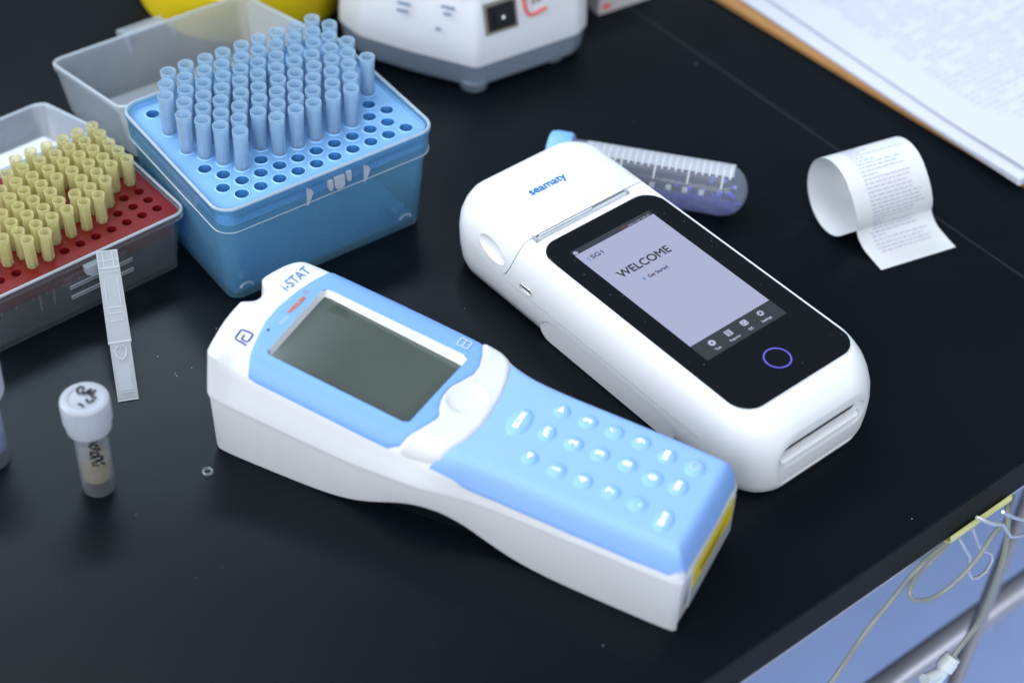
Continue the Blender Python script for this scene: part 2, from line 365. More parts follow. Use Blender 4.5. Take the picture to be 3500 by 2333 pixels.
z0 = 17.0*np.exp(-((X-112)/30.0)**2)*(0.75+0.25*near)
zf = 37.5-0.085*np.clip(X, 0, 75)+0.03*np.clip(X-75, 0, 40)+0.5*sstep(110, 130, X)*0+0
zf = zf+2.0*sstep(120, 200, X)
dd = d0f(OA); Q0 = np.array(ring(dd, X*0))[:, :2]; ztop = zs(Q0)
hn = sstep(120, 150, X)
rings = [ring(4.2, z0), ring(2.6, z0+0.5), ring(2.0, z0+2.0), ring(1.0-0.7*hn, zf-2.2), ring(0.9-0.7*hn, zf-0.9)]
MBb = MB(); MBb.loft(rings, True, False); MBb.build('lower_shell', CREAM, ist, 30)
h = 1-sstep(112, 128, X)
rings = [ring(1.2+0*X, zf-1.4), ring(0.25+0*X, zf-1.2), ring(0*X, zf-0.2), ring(0.15+0*X, zf+1.2), ring(dd*0.45, zf+0.45*(ztop-zf)), ring(dd*0.8, zf+0.8*(ztop-zf)), ring(dd, ztop)]
mb = MB(); mb.loft(rings, False, False)
LCDP = np.array([(23.6, 11.6), (97.0, 11.2), (101.4, 62.4), (24.6, 62.6)])
def quad_round(Q, r, n=5):
    out = []; N = len(Q)
    for i in range(N):
        p = Q[i]; a = Q[i-1]-p; b = Q[(i+1) % N]-p; a = a/np.linalg.norm(a); b = b/np.linalg.norm(b); A = p+a*r; B = p+b*r
        for k in range(n+1):
            t = k/n; out.append(tuple(A*(1-t)**2+2*p*t*(1-t)+B*t*t))
    return out
WIN = resample(quad_round(LCDP, 3.0), 3)
loop = [tuple(q) for q in Q0]
v, f = region(loop, [WIN], 2.6, (0.6, 1.4, 2.6, 4.4, 6.5, 9.5))
mb.add([(a[0], a[1], q) for a, q in zip(v, zs(v))], f)
mb.build('upper_shell', CREAM, ist, 30)
# display window: white recess walls and the dark liquid crystal panel
INN = resample(quad_round(np.array([(24.5, 12.1), (96.0, 11.7), (99.4, 60.6), (25.3, 61.0)]), 1.5), 3)
nW = 72
def param(P, n):
    P = np.array(P+[P[0]]); L = np.r_[0, np.cumsum(np.linalg.norm(np.diff(P, axis=0), axis=1))]; s = np.linspace(0, L[-1], n, endpoint=False)
    return np.c_[np.interp(s, L, P[:, 0]), np.interp(s, L, P[:, 1])]
a = param(WIN, nW); b = param(INN, nW); zi = lambda p: 67-.13*p[:, 0]-2.6-0.028*p[:, 0]
mb = MB(); mb.loft([[(p[0], p[1], q) for p, q in zip(a, zs(a)+0.7)], [(p[0], p[1], q) for p, q in zip(b, zi(b))]], False, False)
mb.build('display_frame', WHITE, ist)
v, f = region([tuple(p) for p in b], (), 12)
MB().add([(p[0], p[1], q) for p, q in zip(v, zi(v))], f).build('display', LCD, ist)
# blue bezel round the display
BZ = [(21.7, 76.6), (17.5, 64), (15.1, 53.6), (13.2, 40), (13.3, 28), (15.1, 19.0), (17.6, 8), (20.0, 1.6), (24.0, 1.2), (44, 1.2), (78, 1.2), (92.0, 1.3), (97.4, 3.2), (102.2, 11.6), (105.6, 20.5), (106.2, 23.5), (104.0, 27.5), (102.6, 31.5), (101.9, 36), (102.4, 41), (105.4, 49.5), (107.4, 54.6), (107.2, 61), (105.1, 68), (101.5, 75.0), (97.5, 75.6), (61, 76.2)]
BZ = BZ[::-1]  # make counter-clockwise below if needed
def ccw(P):
    s = sum(P[i-1][0]*P[i][1]-P[i][0]*P[i-1][1] for i in range(len(P))); return P if s > 0 else P[::-1]
BZL = ccw(resample(BZ, 2))
sheet('bezel', BZL, zs, BLUE, ist, off=0.7, holes=[WIN], step=2.6, edge=0.9, z_under=1.0)
# pale collar between display and keypad, with the round thumb dish
COL = [(97.9, 1.7), (101.0, 1.4), (112.0, 2.0), (117.5, 3.0), (120.5, 8.5), (124.0, 17), (126.0, 27), (126.2, 36), (125.4, 47), (123.4, 58), (120.8, 66), (117.5, 71.5), (112.5, 74.6), (104, 75.4), (102.0, 74.8), (105.6, 68), (107.7, 61), (107.9, 54.6), (105.9, 49.3), (102.9, 41), (102.4, 36), (103.1, 31.5), (104.5, 27.5), (106.7, 23.5), (106.1, 20.5), (102.7, 11.4)]
def zcol(v):
    v = np.asarray(v, float); r = np.hypot(v[:, 0]-112.6, v[:, 1]-37.5); dish = -0.9*(1-np.clip(r/9.6, 0, 1)**6) + 0.35*np.exp(-((r-10.2)/0.9)**2)
    return zs(v)+dish
sheet('collar', ccw(resample(COL, 1.6)), zcol, COLLAR, ist, off=2.0, step=1.5, edge=2.2, z_under=2.6)
# blue rubber keypad cover on the handle
KEYL = [(113.0, 1.2), (121, 1.2), (128, 1.6), (137, 1.8), (146, 1.9), (160, 1.4), (182, 0.5), (210, -0.2), (229, -0.4), (233.6, 0.8), (235.6, 4), (236.3, 33), (235.6, 60), (233.6, 64.0), (228.8, 65.7), (203, 67.3), (177, 68.1), (150, 68.9), (135, 70.4), (127, 72.0), (121.0, 72.9), (119.5, 70), (122.0, 58), (124.0, 47), (124.8, 36), (124.6, 27), (122.8, 17), (119.0, 8.5)]
def zkey(v):
    v = np.asarray(v, float); z = zs(v)
    # soft hollow the keys sit in
    return z
sheet('keypad_cover', ccw(resample(KEYL, 1.8)), zkey, RUBBER, ist, off=1.0, step=2.2, more=(2.6, 3.8, 5.2, 7.0), edge=1.6, z_under=1.6)
keys = [('SCAN', 139.5, 37.2, 5.2, 9), ('\u25b6', 153.2, 52.3, 4.0, 4.0), ('ABC', 153.2, 36.9, 4.0, 5.0), ('\u25c0', 152.9, 19.9, 4.0, 4.0)]
for cx, row in ((166.4, '321'), (179.2, '654'), (192.4, '987')):
    for ch, y in zip(row, (52.0, 36.6, 19.0)): keys.append((ch, cx, y, 4.4, 4.4))
keys += [('DIS', 205.6, 49.8, 4.4, 4.4), ('0', 205.4, 34.6, 4.6, 5.0), ('.', 205.4, 18.2, 4.4, 4.4), ('', 219.2, 49.4, 4.6, 5.2), ('MENU', 217.1, 35.6, 4.4, 5.0), ('ENT', 218.9, 15.4, 4.4, 6.6)]
for ch, cx, cy_, ra, rb in keys:
    mb = MB(); base = float(zs([(cx, cy_)])[0])+0.95; rgs = []
    for s, hh in ((1.12, -0.6), (1.0, 0.25), (0.86, 0.85), (0.66, 1.2), (0.4, 1.38), (0.14, 1.45)):
        rgs.append([(cx+ra*s*math.cos(2*math.pi*i/28), cy_+rb*s*math.sin(2*math.pi*i/28), base+hh) for i in range(28)])
    mb.loft(rgs, False, True); kb = mb.build('key', KEYM, ist, 60)
    def zk(v, cx=cx, cy_=cy_, ra=ra, rb=rb, base=base):
        v = np.asarray(v, float); q = np.hypot((v[:, 0]-cx)/ra, (v[:, 1]-cy_)/rb); return base+1.45-1.15*np.clip(q, 0, 1.0)**2.4
    D = (0, 1)
    if ch == 'SCAN': put_text('SCAN', 3.3, (cx+1.2, cy_-5.2), D, zk, 'key_symbol', LETTER_W, kb, 0.34, 0.22, width=10.4)
    elif ch == 'ABC': put_text('ABC', 3.3, (cx+1.2, cy_-3.2), D, zk, 'key_symbol', LETTER_W, kb, 0.34, 0.22, width=6.4)
    elif ch in ('\u25b6', '\u25c0'):
        s = 1 if ch == '\u25b6' else -1
        MB().add([(cx-1.5, cy_-1.8*s, base+1.75), (cx+1.5, cy_-1.8*s, base+1.75), (cx, cy_+2.2*s, base+1.75)], [(0, 1, 2)]).build('key_symbol', LETTER_W, kb)
    elif ch in ('DIS', 'MENU'): put_text(ch, 3.0, (cx+1.0, cy_-2.8), D, zk, 'key_symbol', LETTER_W, kb, 0.34, 0.22, width=5.8)
    elif ch == 'ENT': put_text('ENT', 3.2, (cx+1.1, cy_-4.0), D, zk, 'key_symbol', LETTER_W, kb, 0.34, 0.22, width=8.2)
    elif ch == '':
        strokes([[(cx+2.0*math.cos(t*math.pi/12), cy_+2.4*math.sin(t*math.pi/12)) for t in range(25)]], 0.6, zk, 'key_symbol', SILVERP, kb, 0.34)
    else: put_text(ch, 5.0, (cx+1.8, cy_-1.6), D, zk, 'key_symbol', LETTER_W, kb, 0.34, 0.22)
# small printing on the head
put_text('i-STAT', 7.4, (11.3, 50.6), Vector((0.13, 0.99)).normalized(), zs, 'brand_lettering', LETTER_B, ist, 0.40, 0.0, width=18.6, shear=0.1)
seri = []
put_text('WIRELESS', 2.6, (20.3, 38.2), Vector((0.06, 0.998)).normalized(), zs, 'orange_lettering', ORANGE, ist, 0.95, 0.12, width=13.4)
strokes([[(18.4, 53.6), (19.6, 54.4), (20.0, 53.8)], [(17.6, 54.6), (19.4, 55.8), (20.4, 54.8)]], 0.35, zs, 'orange_waves', ORANGE, ist, 0.85)
strokes([[(13.9, 11.2), (8.0, 11.6), (7.2, 12.6), (7.0, 17.4), (7.6, 18.2), (12.0, 18.7), (12.9, 18.0), (13.3, 13.8), (12.6, 13.0), (10.4, 12.9), (9.9, 13.6), (9.7, 16.2)]], 0.95, zs, 'maker_emblem', NAVY, ist, 0.22)
strokes([[(16.6, 24.0), (18.0, 24.2)], [(17.2, 23.4), (17.4, 25.0)]], 0.7, zs, 'warning_mark', NAVY, ist, 0.85)
strokes([[(20.4, 30.2), (20.8, 36.6)], [(19.4, 30.2), (19.8, 36.6)]], 0.4, zs, 'pale_lettering', SILVERP, ist, 0.85)
strokes([[(92.5, 66.0), (98.0, 66.4)], [(92.5, 71.6), (98.0, 71.4)], [(92.5, 66.0), (92.5, 71.6)], [(98.0, 66.4), (98.0, 71.4)], [(95.2, 67.0), (95.2, 70.8)]], 0.8, zs, 'infrared_emblem', SILVERP, ist, 1.0)
# end window with its yellow warning label
MB().box(236.3, 237.4, 8, 58, 12, 36).build('scanner_window', mat('smoked_window', (0.42, 0.44, 0.46, 1), 0.3, 0.5), ist)
MB().box(237.4, 237.7, 9, 55, 24, 37).build('warning_label', YELD, ist)
MB().box(237.7, 237.78, 16, 44, 29, 30.2).box(237.7, 237.78, 18, 40, 26.6, 27.6).build('label_print', INKD, ist)

# ------------------------------------------------------------------ portable analyser with touch screen (white)
sgt = thing('touchscreen_analyser', 'white portable analyser with black glass front and lit welcome screen', 'analyser', (27.6, 704.6, 0), -48.17)
SX0, SX1, SY0, SY1 = -78.5, 151.5, -17.8, 72.0
def sg_ring(z, ix0, ix1, iy, r, n=14):
    r1 = {0.0: 15, 0.8: 17, 3.5: 20, 9: 22, 17: 24, 26: 25, 33: 25, 38.5: 25, 42.5: 24, 45.2: 22, 46.8: 20, 47.7: 18}[z]
    P = rrect(SX0+ix0, SX1-ix1, SY0+iy, SY1-iy, r, n, r1)
    out = []
    for x, y in P: out.append([x, y, z])
    return out
def head(x): return 1-sstep(-34, -14, x)
LV = [(0.0, 9, 8, 8.5, 13), (0.8, 6.6, 5.5, 6.2, 15), (3.5, 4.0, 3.4, 3.2, 17), (9, 1.8, 1.6, 1.2, 18.5), (17, .5, .4, .3, 19), (26, 0, 0, 0, 19), (33, .6, 1.0, .3, 19), (38.5, 2.2, 2.8, 1.1, 19), (42.5, 4.6, 5.6, 2.0, 18), (45.2, 7.4, 9.2, 3.2, 17), (46.8, 10.4, 12.8, 4.0, 15), (47.7, 13.5, 15.6, 4.8, 13)]
def straighten(P, n=10):
    """subdivide long straight runs so that the ring can bend with the head"""
    out = []; N = len(P)
    for i in range(N):
        a, b = P[i], P[(i+1) % N]; out.append(a); L = math.hypot(a[0]-b[0], a[1]-b[1])
        if L > 30 or i % 15 == 14:
            for k in range(1, 24): out.append([a[q]+(b[q]-a[q])*k/24 for q in range(3)])
    return out
rings = []
for z, a_, b_, c_, r_ in LV:
    P = straighten(sg_ring(z, a_, b_, c_, r_)); Q = []
    for x, y, zz in P:
        hd = float(head(x)); t = max(0.0, (zz-33)/14.7); yc = 27.1
        y = yc+(y-yc)*(1-0.085*hd*t*t); zz = zz+hd*3.8*max(0, (zz-20)/27.7)
        if zz > 30: zz = zz
        Q.append((x, y, zz))
    rings.append(Q)
mb = MB(); mb.loft(rings, True, False)
top = rings[-1]; loop = [(p[0], p[1]) for p in top]
def zcap(v):
    v = np.asarray(v, float); hd = head(v[:, 0]); d = dist(loop, v); e = 1-np.clip(1-d/16.0, 0, 1)**2
    return 47.7+hd*3.8+(hd*2.2+0.3)*e
v, f = region(loop, (), 4.0, (1.5, 4.0))
zc = zcap(v); mb.add([(p[0], p[1], q) for p, q in zip(v, zc)], f)
body = mb.build('body', WHITE, None, 40)
cover = body.copy(); cover.data = body.data.copy(); col.objects.link(cover); cover.name = 'printer_cover'
SEAM = [(-95, 34.0), (-76, 32.0), (-60, 28.2), (-46, 24.2), (-38, 22.3), (-33.5, 22.0), (-30.4, 23.4), (-28.2, 26.5), (-26, 31), (-23.6, 38), (-21.8, 45), (-20.6, 50), (-20.4, 75), (-95, 75)]
c1 = prism_xz(SEAM, -60, 120); boolean(cover, c1, 'INTERSECT'); drop(c1)
SE2 = [(x+(0.5 if x > -90 else 0), z-(0.45 if x < -33 else 0.1)) for x, z in SEAM]
c1 = prism_xz(SE2, -60, 120); boolean(body, c1); drop(c1)
# thumb dimple on both sides of the cover
for yy in (-22.6,):
    T = Matrix.Translation((-40.5, yy, 33.5)) @ Matrix.Rotation(R(14), 4, 'Y') @ Matrix.Diagonal((13.5, 8.2, 7.4, 1))
    mbb = MB(); prof = [(math.sin(t*math.pi/24), -math.cos(t*math.pi/24)) for t in range(1, 24)]; mbb.lathe(prof, 40, T, True, True); c1 = mbb.build('cutter', WHITE); boolean(cover, c1); drop(c1)
# groove for the battery pack on the near side, connector, cartridge slot in the end
def rbox(x0, x1, y0, y1, z0, z1, r, axis='Y', n=8):
    mbb = MB()
    if axis == 'Y': P = rrect(x0, x1, z0, z1, r, n); mbb.loft([[(p[0], y0, p[1]) for p in P], [(p[0], y1, p[1]) for p in P]])
    if axis == 'X': P = rrect(y0, y1, z0, z1, r, n); mbb.loft([[(x0, p[0], p[1]) for p in P], [(x1, p[0], p[1]) for p in P]])
    return mbb.build('cutter', WHITE)
c1 = rbox(-4, 97, -40, -14.4, -16, 16.8, 14); boolean(body, c1); drop(c1)
c1 = rbox(-17.6, -8.2, -30, -13, 23.4, 26.8, 1.6); boolean(body, c1); drop(c1)
c1 = rbox(148.8, 170, -7, 61, 6.5, 38.5, 11, 'X'); boolean(body, c1); drop(c1)
c1 = rbox(145.4, 170, -1.8, 55.8, 16.8, 32.5, 6.5, 'X'); boolean(body, c1); drop(c1)
c1 = rbox(140, 170, 1.0, 53.0, 23.0, 29.0, 2.5, 'X'); boolean(body, c1); drop(c1)
for o in (body, cover): o.parent = sgt; sharpen(o.data, 32)
# battery pack in the groove
P = rrect(-3.4, 96.4, 0.5, 16.2, 7.8, 8)
mb = MB(); mb.loft([[(p[0], -13.8, p[1]) for p in P], [(p[0], -15.2-0.05*p[1], p[1]) for p in P], [(p[0]*0.99+0.4, -15.7-0.05*p[1], p[1]*0.95+0.4) for p in P]]); mb.build('battery_pack', WHITE, sgt)
rbx = rbox(-17.2, -8.6, -16.8, -14, 23.7, 26.5, 1.4); rbx.name = 'connector_port'; rbx.data.materials[0] = DARK; rbx.parent = sgt
P = rrect(-17.5, -8.3, 23.5, 26.7, 1.5, 6); MB().tube([(p[0], -17.75, p[1]) for p in P], 0.28, 6, True).build('connector_rim', STEEL, sgt)
rbx = rbox(140.2, 144.6, 1.2, 52.8, 23.2, 28.8, 2.3, 'X'); rbx.name = 'slot_shade_fill'; rbx.data.materials[0] = DARK; rbx.parent = sgt  # dark block paints the shade inside the cartridge slot
MB().tube([(x, -17.83, 21.5) for x in (-27, 0, 40, 80, 112)], 0.16, 6).build('side_seam', GREYM, sgt)
P = [(145.0, 22.8), (146.4, 22.8), (148.4, 22.0), (148.9, 21.0), (148.3, 19.4), (146.4, 17.4), (145.0, 17.2)]
mb = MB(); mb.loft([[(p[0], 1.0, p[1]) for p in P], [(p[0], 53.0, p[1]) for p in P]]); mb.build('slot_lip', WHITE, sgt, 50)
# tear bar with its teeth in front of the cover
zb = 49.0
mb = MB(); N = 74
top_ = []; bot_ = []
for i in range(N+1):
    y = -7.2+i*60.0/N; top_.append((-18.9, y, zb+0.7)); bot_.append((-17.7+(0.55 if i % 2 else 0.0), y, zb+0.35))
mb.loft([top_, bot_, [(p[0], p[1], p[2]-0.5) for p in bot_], [(p[0], p[1], p[2]-1.0) for p in top_]], False, False, False); mb.build('tear_bar', mat('light_grey_plastic', (0.48, 0.50, 0.54, 1), 0.4), sgt)
MB().box(-20.4, -19.0, -7.4, 53.2, 46.0, 49.5).build('paper_slot', mat('slot_grey', (0.14, 0.14, 0.16, 1), 0.6, 0.3), sgt)
MB().box(-19.3, -18.7, -5, 30, 48.2, 50.5).build('paper_edge', PAPER, sgt)
MB().box(-20.8, -17.2, -8.6, -7.2, 46.5, 50.2).box(-20.8, -17.2, 53.0, 54.2, 46.5, 50.2).build('bar_end', GREYM, sgt)
# glass
glass_loop = rrect(-13.5, 132.6, -11.6, 65.6, 11.5, 12)
rg = [[(p[0], p[1], 46.5) for p in glass_loop], [(p[0], p[1], 48.35) for p in glass_loop]]
gl2 = offset(glass_loop, 0.35); rg.append([(p[0], p[1], 48.55) for p in gl2])
MBg = MB(); MBg.loft(rg); glass = MBg.build('glass_panel', GLASS, sgt, 8)
MB().loft([[(p[0], p[1], 47.4) for p in offset(glass_loop, -0.55)], [(p[0], p[1], 48.15) for p in offset(glass_loop, -0.45)], [(p[0], p[1], 48.15) for p in offset(glass_loop, 0.2)]], False, False).build('glass_gasket', mat('gasket', (0.62, 0.64, 0.68, 1), 0.4), sgt)
ZG = 48.56
def plate(name, x0, x1, y0, y1, z, m, parent): return MB().box(x0, x1, y0, y1, z-0.02, z).build(name, m, parent)
plate('display_area', 2.3, 84.4, 0, 53.0, ZG+0.05, SCREEN, glass)
plate('status_bar', -1.3, 2.25, 0, 53.0, ZG+0.05, SBAR, glass)
plate('menu_bar', 84.45, 96.2, -0.1, 53.2, ZG+0.05, SBAR, glass)
ZT = flat(ZG+0.06); DY = (0, 1)
put_text('WELCOME', 7.2, (28.8, 7.4), DY, ZT, 'welcome_lettering', SINK, glass, 0.03, 0.0, width=33.6, fat=0.16)
put_text('SG1', 3.9, (9.4, 5.6), DY, ZT, 'title_lettering', SINK, glass, 0.03, 0.0, width=7.4, fat=0.09)
plate('title_mark', 6.6, 9.9, 3.6, 4.1, ZG+0.09, SBLUE, glass)
put_text('Get Started', 3.2, (37.0, 18.4), DY, ZT, 'start_lettering', SINK, glass, 0.03, 0.0, width=12.6, fat=0.08)
MB().add([(34.9, 14.8, ZG+0.09), (37.0, 14.8+1.9/2, ZG+0.09), (34.9, 16.7, ZG+0.09)], [(0, 1, 2)]).build('start_arrow', SBLUE, glass)
put_text('2022-11-03 14:01:33', 1.75, (1.95, 36.4), DY, ZT, 'clock_lettering', SICON, glass, 0.03, 0.0, width=14.4)
strokes([[(0.4, 32.6), (0.4, 35.2), (1.9, 35.2), (1.9, 32.6), (0.4, 32.6)]], 0.25, ZT, 'battery_icon', SRED, glass, 0.03)
def disc(mb, cx, cy, r, z, n=24, r0=0.0):
    a = [(cx+r*math.cos(2*math.pi*i/n), cy+r*math.sin(2*math.pi*i/n), z) for i in range(n)]
    if r0: mb.loft([a, [(cx+r0*math.cos(2*math.pi*i/n), cy+r0*math.sin(2*math.pi*i/n), z) for i in range(n)]], False, False)
    else: mb.add(a, [tuple(range(n))])
mb = MB(); disc(mb, 0.9, 1.6, 1.25, ZG+0.09); mb.build('wireless_icon', SICON, glass)
put_text('2', 2.0, (1.6, 1.0), DY, ZT, 'wireless_mark', SINK, glass, 0.05)
# menu icons
mb = MB(); disc(mb, 88.8, 9.9, 1.95, ZG+0.09); mb.build('test_icon', SICON, glass); mb = MB(); disc(mb, 88.8, 9.9, 0.6, ZG+0.11); mb.build('test_icon_hole', SBAR, glass)
plate('reports_icon', 86.9, 90.6, 19.2, 22.8, ZG+0.09, SICON, glass)
mb = MB(); [mb.box(87.6+q*1.0, 87.9+q*1.0, 19.7, 22.3, ZG+0.1, ZG+0.11) for q in range(3)]; mb.box(87.2, 90.3, 20.9, 21.1, ZG+0.1, ZG+0.11); mb.build('reports_icon_lines', SBAR, glass)
mb = MB(); P = rrect(86.5, 90.2, 30.0, 33.8, 0.9, 4); mb.add([(p[0], p[1], ZG+0.09) for p in P], [tuple(range(len(P)))]); mb.build('control_icon', SICON, glass)
mb = MB(); disc(mb, 87.6, 32.0, .42, ZG+0.11); disc(mb, 89.0, 31.0, .42, ZG+0.11); disc(mb, 89.0, 33.0, .42, ZG+0.11); mb.build('control_icon_dots', SBAR, glass)
mb = MB(); G = []
for i in range(48):
    rr = 2.0 if (i % 6) < 3 else 1.45; G.append((88.4+rr*math.cos(2*math.pi*i/48), 42.9+rr*math.sin(2*math.pi*i/48), ZG+0.09))
mb.loft([G, [(88.4+0.75*math.cos(2*math.pi*i/48), 42.9+0.75*math.sin(2*math.pi*i/48), ZG+0.09) for i in range(48)]], False, False); mb.build('settings_icon', SICON, glass)
for t, y in (('Test', 7.9), ('Reports', 17.6), ('QC', 30.2), ('Settings', 39.0)): put_text(t, 2.05, (93.9, y), DY, ZT, 'menu_lettering', SICON, glass, 0.03, 0.0, fat=0.06)
mb = MB(); disc(mb, 115.1, 27.2, 6.9, ZG+0.05, 64, 6.15); mb.build('home_ring', RINGM, glass)
put_text('seamaty', 7.2, (-41.6, 9.4), (0, 1), lambda a: zcap(a), 'brand_lettering', BRANDB, sgt, 0.18, 0.0, width=23.5, fat=0.22)

# ------------------------------------------------------------------ tip racks
def shell(mb, prof_out, prof_in):
    """open tray from rounded rectangles (x0,x1,y0,y1,r,z) outside going up, inside going down"""
    ro = [[(p[0], p[1], z) for p in rrect(x0, x1, y0, y1, r, 7)] for x0, x1, y0, y1, r, z in prof_out]
    ri = [[(p[0], p[1], z) for p in rrect(x0, x1, y0, y1, r, 7)] for x0, x1, y0, y1, r, z in prof_in]
    mb.loft(ro+ri, True, True)
def circle(cx, cy, r, n=20): return [(cx+r*math.cos(2*math.pi*i/n), cy+r*math.sin(2*math.pi*i/n)) for i in range(n)]

# blue rack -----------------------------------------------------
BA = 37.92; B0 = (-137.63, 723.63)
rackb = thing('pipette_tip_box', 'larger pipette tip box with light blue perforated plate and milky lid opened backwards', 'tip box', (B0[0], B0[1], 0), BA)
x0, x1, y0, y1 = -19.5, 109.5, -12.8, 94.0
def rr_(i, z, r): return (x0+i, x1-i, y0+i, y1-i, r, z)
mb = MB(); shell(mb, [rr_(7.6, 0, 5), rr_(6.0, 0.8, 7), rr_(5.4, 3, 8), rr_(2.6, 47, 9), rr_(2.5, 48.6, 9), rr_(0.9, 49.6, 10), rr_(0.7, 61.4, 10), rr_(0.0, 62.2, 10), rr_(0.0, 64.0, 10), rr_(0.7, 64.6, 10)], [rr_(2.0, 64.4, 9), rr_(2.6, 62, 9), rr_(4.2, 46, 8), rr_(6.8, 4, 7), rr_(9, 2, 5)])
mb.build('box', BOXB, rackb, 45)
BP, BQ = 10.894, 9.156
bl_holes = []
for j in range(10):
    for i in (range(0, 10) if j % 2 == 0 else range(-1, 9)): bl_holes.append((i, j, (i+(0.5 if j % 2 else 0))*BP, j*BQ))
PL = rrect(x0+3.2, x1-3.2, y0+3.2, y1-3.2, 8, 7)
holes = [circle(hx, hy, 3.55) for _, _, hx, hy in bl_holes]
v, f = region(PL, holes, 0)
mb = MB(); mb.add([(p[0], p[1], 61.0) for p in v], f)
mb.loft([[(p[0], p[1], 61.0) for p in PL], [(p[0], p[1], 63.0) for p in offset(PL, -0.8)]], False, False)
mb.loft([[(p[0], p[1], 61.0) for p in PL], [(p[0], p[1], 52.0) for p in PL]], False, False)
mb.build('perforated_plate', PLATEB, rackb, 30)
mb = MB(); mr_ = MB()
for _, _, hx, hy in bl_holes:
    T = Matrix.Translation((hx, hy, 0)); mb.lathe([(3.55, 61.0), (3.4, 55.0)], 20, T)
    mr_.lathe([(3.6, 60.5), (3.6, 61.45), (3.95, 61.5), (4.25, 61.0)], 20, T)
mb.build('wells', HOLEB, rackb); mr_.build('well_rims', mat('pale_blue_rim', (0.30, 0.58, 0.93, 1), 0.35, 0.3), rackb)
MB().box(x0+9, x1-9, y0+9, y1-9, 2.6, 3.2).build('box_floor', mat('scatter_blue_floor', (0.10, 0.42, 0.75, 1), 0.5), rackb)  # blue sheet paints the scattered blue light on the box floor
# moulded marks on the front wall
mb = MB()
for mx in (31.5, 65.5):
    P = [(mx-1.6, 59.5), (mx+0.8, 58.2), (mx+2.0, 55.6), (mx+0.6, 52.4), (mx-1.6, 48.6)]
    mb.loft([[(p[0], y0+0.8, p[1]) for p in P], [(p[0], y0-0.2, p[1]) for p in P]])
for mx, w_, z_a, z_b in ((43.4, 1.3, 52.6, 59.0), (48.8, 2.9, 51.6, 59.4), (54.4, 1.3, 54.0, 60.2)):
    P = [(mx-w_, z_b), (mx+w_, z_b), (mx+w_, z_a+1.2), (mx+w_*0.4, z_a), (mx-w_*0.5, z_a+0.4), (mx-w_, z_a+2)]
    mb.loft([[(p[0], y0+0.8, p[1]) for p in P], [(p[0], y0-0.9, p[1]) for p in P]])
mb.build('moulded_mark', plastic_clear('bright_pp', (0.75, 0.82, 0.9, 1), 0.75, 0.3), rackb)
for fx in (-5.5, 92):
    MB().tube([(fx+3.6*math.cos(R(t)), y0+5.4-0.02*t*0, 7.2+3.4*math.sin(R(t))) for t in range(10, 175, 15)], 0.75, 8).build('moulded_foot', plastic_clear('bright_foot', (0.75, 0.82, 0.9, 1), 0.7, 0.3), rackb)
# lid hanging open behind
def lid(parent, xa, xb, hy, hz, phi, L, depth, m, ri, tab):
    e = bpy.data.objects.new('lid_pivot', None)
    bpy.data.objects.remove(e)
    c, s = math.cos(R(phi)), math.sin(R(phi))
    T = Matrix(((1, 0, 0, 0), (0, c, -s*1.0, hy), (0, -s, -c*-1.0, hz), (0, 0, 0, 1)))
    # local axes: u=x, v=along lid, w=up out of the opening
    T = Matrix(((1, 0, 0, 0), (0, c, s, hy), (0, -s, c, hz), (0, 0, 0, 1)))
    mb = MB()
    def q(i, z, r): return (xa+i, xb-i, i+0.0, L-i, r, z)
    shell(mb, [q(7, -depth, 5), q(4.5, -depth+0.8, 6), q(3.2, -depth+4, 7), q(1.0, -4, 8), q(0.2, -3.2, 8), q(0.0, 0, 8)], [q(1.6, 0, 7.5), q(2.6, -4, 7), q(4.8, -depth+5, 6), q(7.5, -depth+1.6, 5)])
    mb.V = [tuple(T @ Vector(p)) for p in mb.V]; lo = mb.build('lid', m, parent, 45)
    mm_ = MB(); mm_.tube([T @ Vector((p[0], p[1], 0.2)) for p in rrect(xa+0.8, xb-0.8, 0.8, L-0.8, 7.5, 7)], 0.85, 8, True); mm_.build('lid_rim', RIM, lo)
    if not tab: MB().box(xa+9, xb-9, 9, L-9, -depth+1.9, -depth+2.3, T).build('lid_floor_bright', PAPER, lo)  # white sheet added to paint the bright area on the lid floor
    if tab:
        mt = MB(); mt.box(tab-14, tab+14, L-0.2, L+1.6, -1.6, 0.4, T); mt.box(tab-13, tab-10.5, L-1, L+11, -1.2, 0, T); mt.box(tab+10.5, tab+13, L-1, L+11, -1.2, 0, T); mt.box(tab-14, tab+14, L+8.5, L+11.5, -3.4, 0.2, T)
        mt.box(tab-10.5, tab+10.5, L+1.6, L+8.5, -1.0, -0.4, T)
        mt.box(tab-14.6, tab-12.6, L-3.2, L-1.2, -10, 0.3, T); mt.box(tab+14.2, tab+16.2, L-3.2, L-1.2, -9, 0.3, T)
        mt.build('lid_latch', m, lo, 30)
    mh = MB()
    for hx in ((xa+xb)/2-38, (xa+xb)/2, (xa+xb)/2+38): mh.box(hx-6, hx+6, -2.2, 1.2, -1.2, 0.6, T)
    mh.build('hinge', m, lo, 30)
    return lo
RIM = plastic_clear('rim_highlight_pp', (0.82, 0.90, 0.97, 1), 0.62, 0.25)  # paler plastic paints the bright edge highlights on box and lid rims
MB().tube([(p[0], p[1], 64.3) for p in rrect(x0+0.8, x1-0.8, y0+0.8, y1-0.8, 9.5, 7)], 0.85, 8, True).build('box_rim', RIM, rackb)
MB().tube([(p[0], p[1], 49.4) for p in rrect(x0+0.9, x1-0.9, y0+0.9, y1-0.9, 9.5, 7)], 0.32, 6, True).build('collar_edge', RIM, rackb)
lid(rackb, -17.5, 107.5, 95.0, 60.6, 14.5, 95, 32, LIDC, 2, 44)

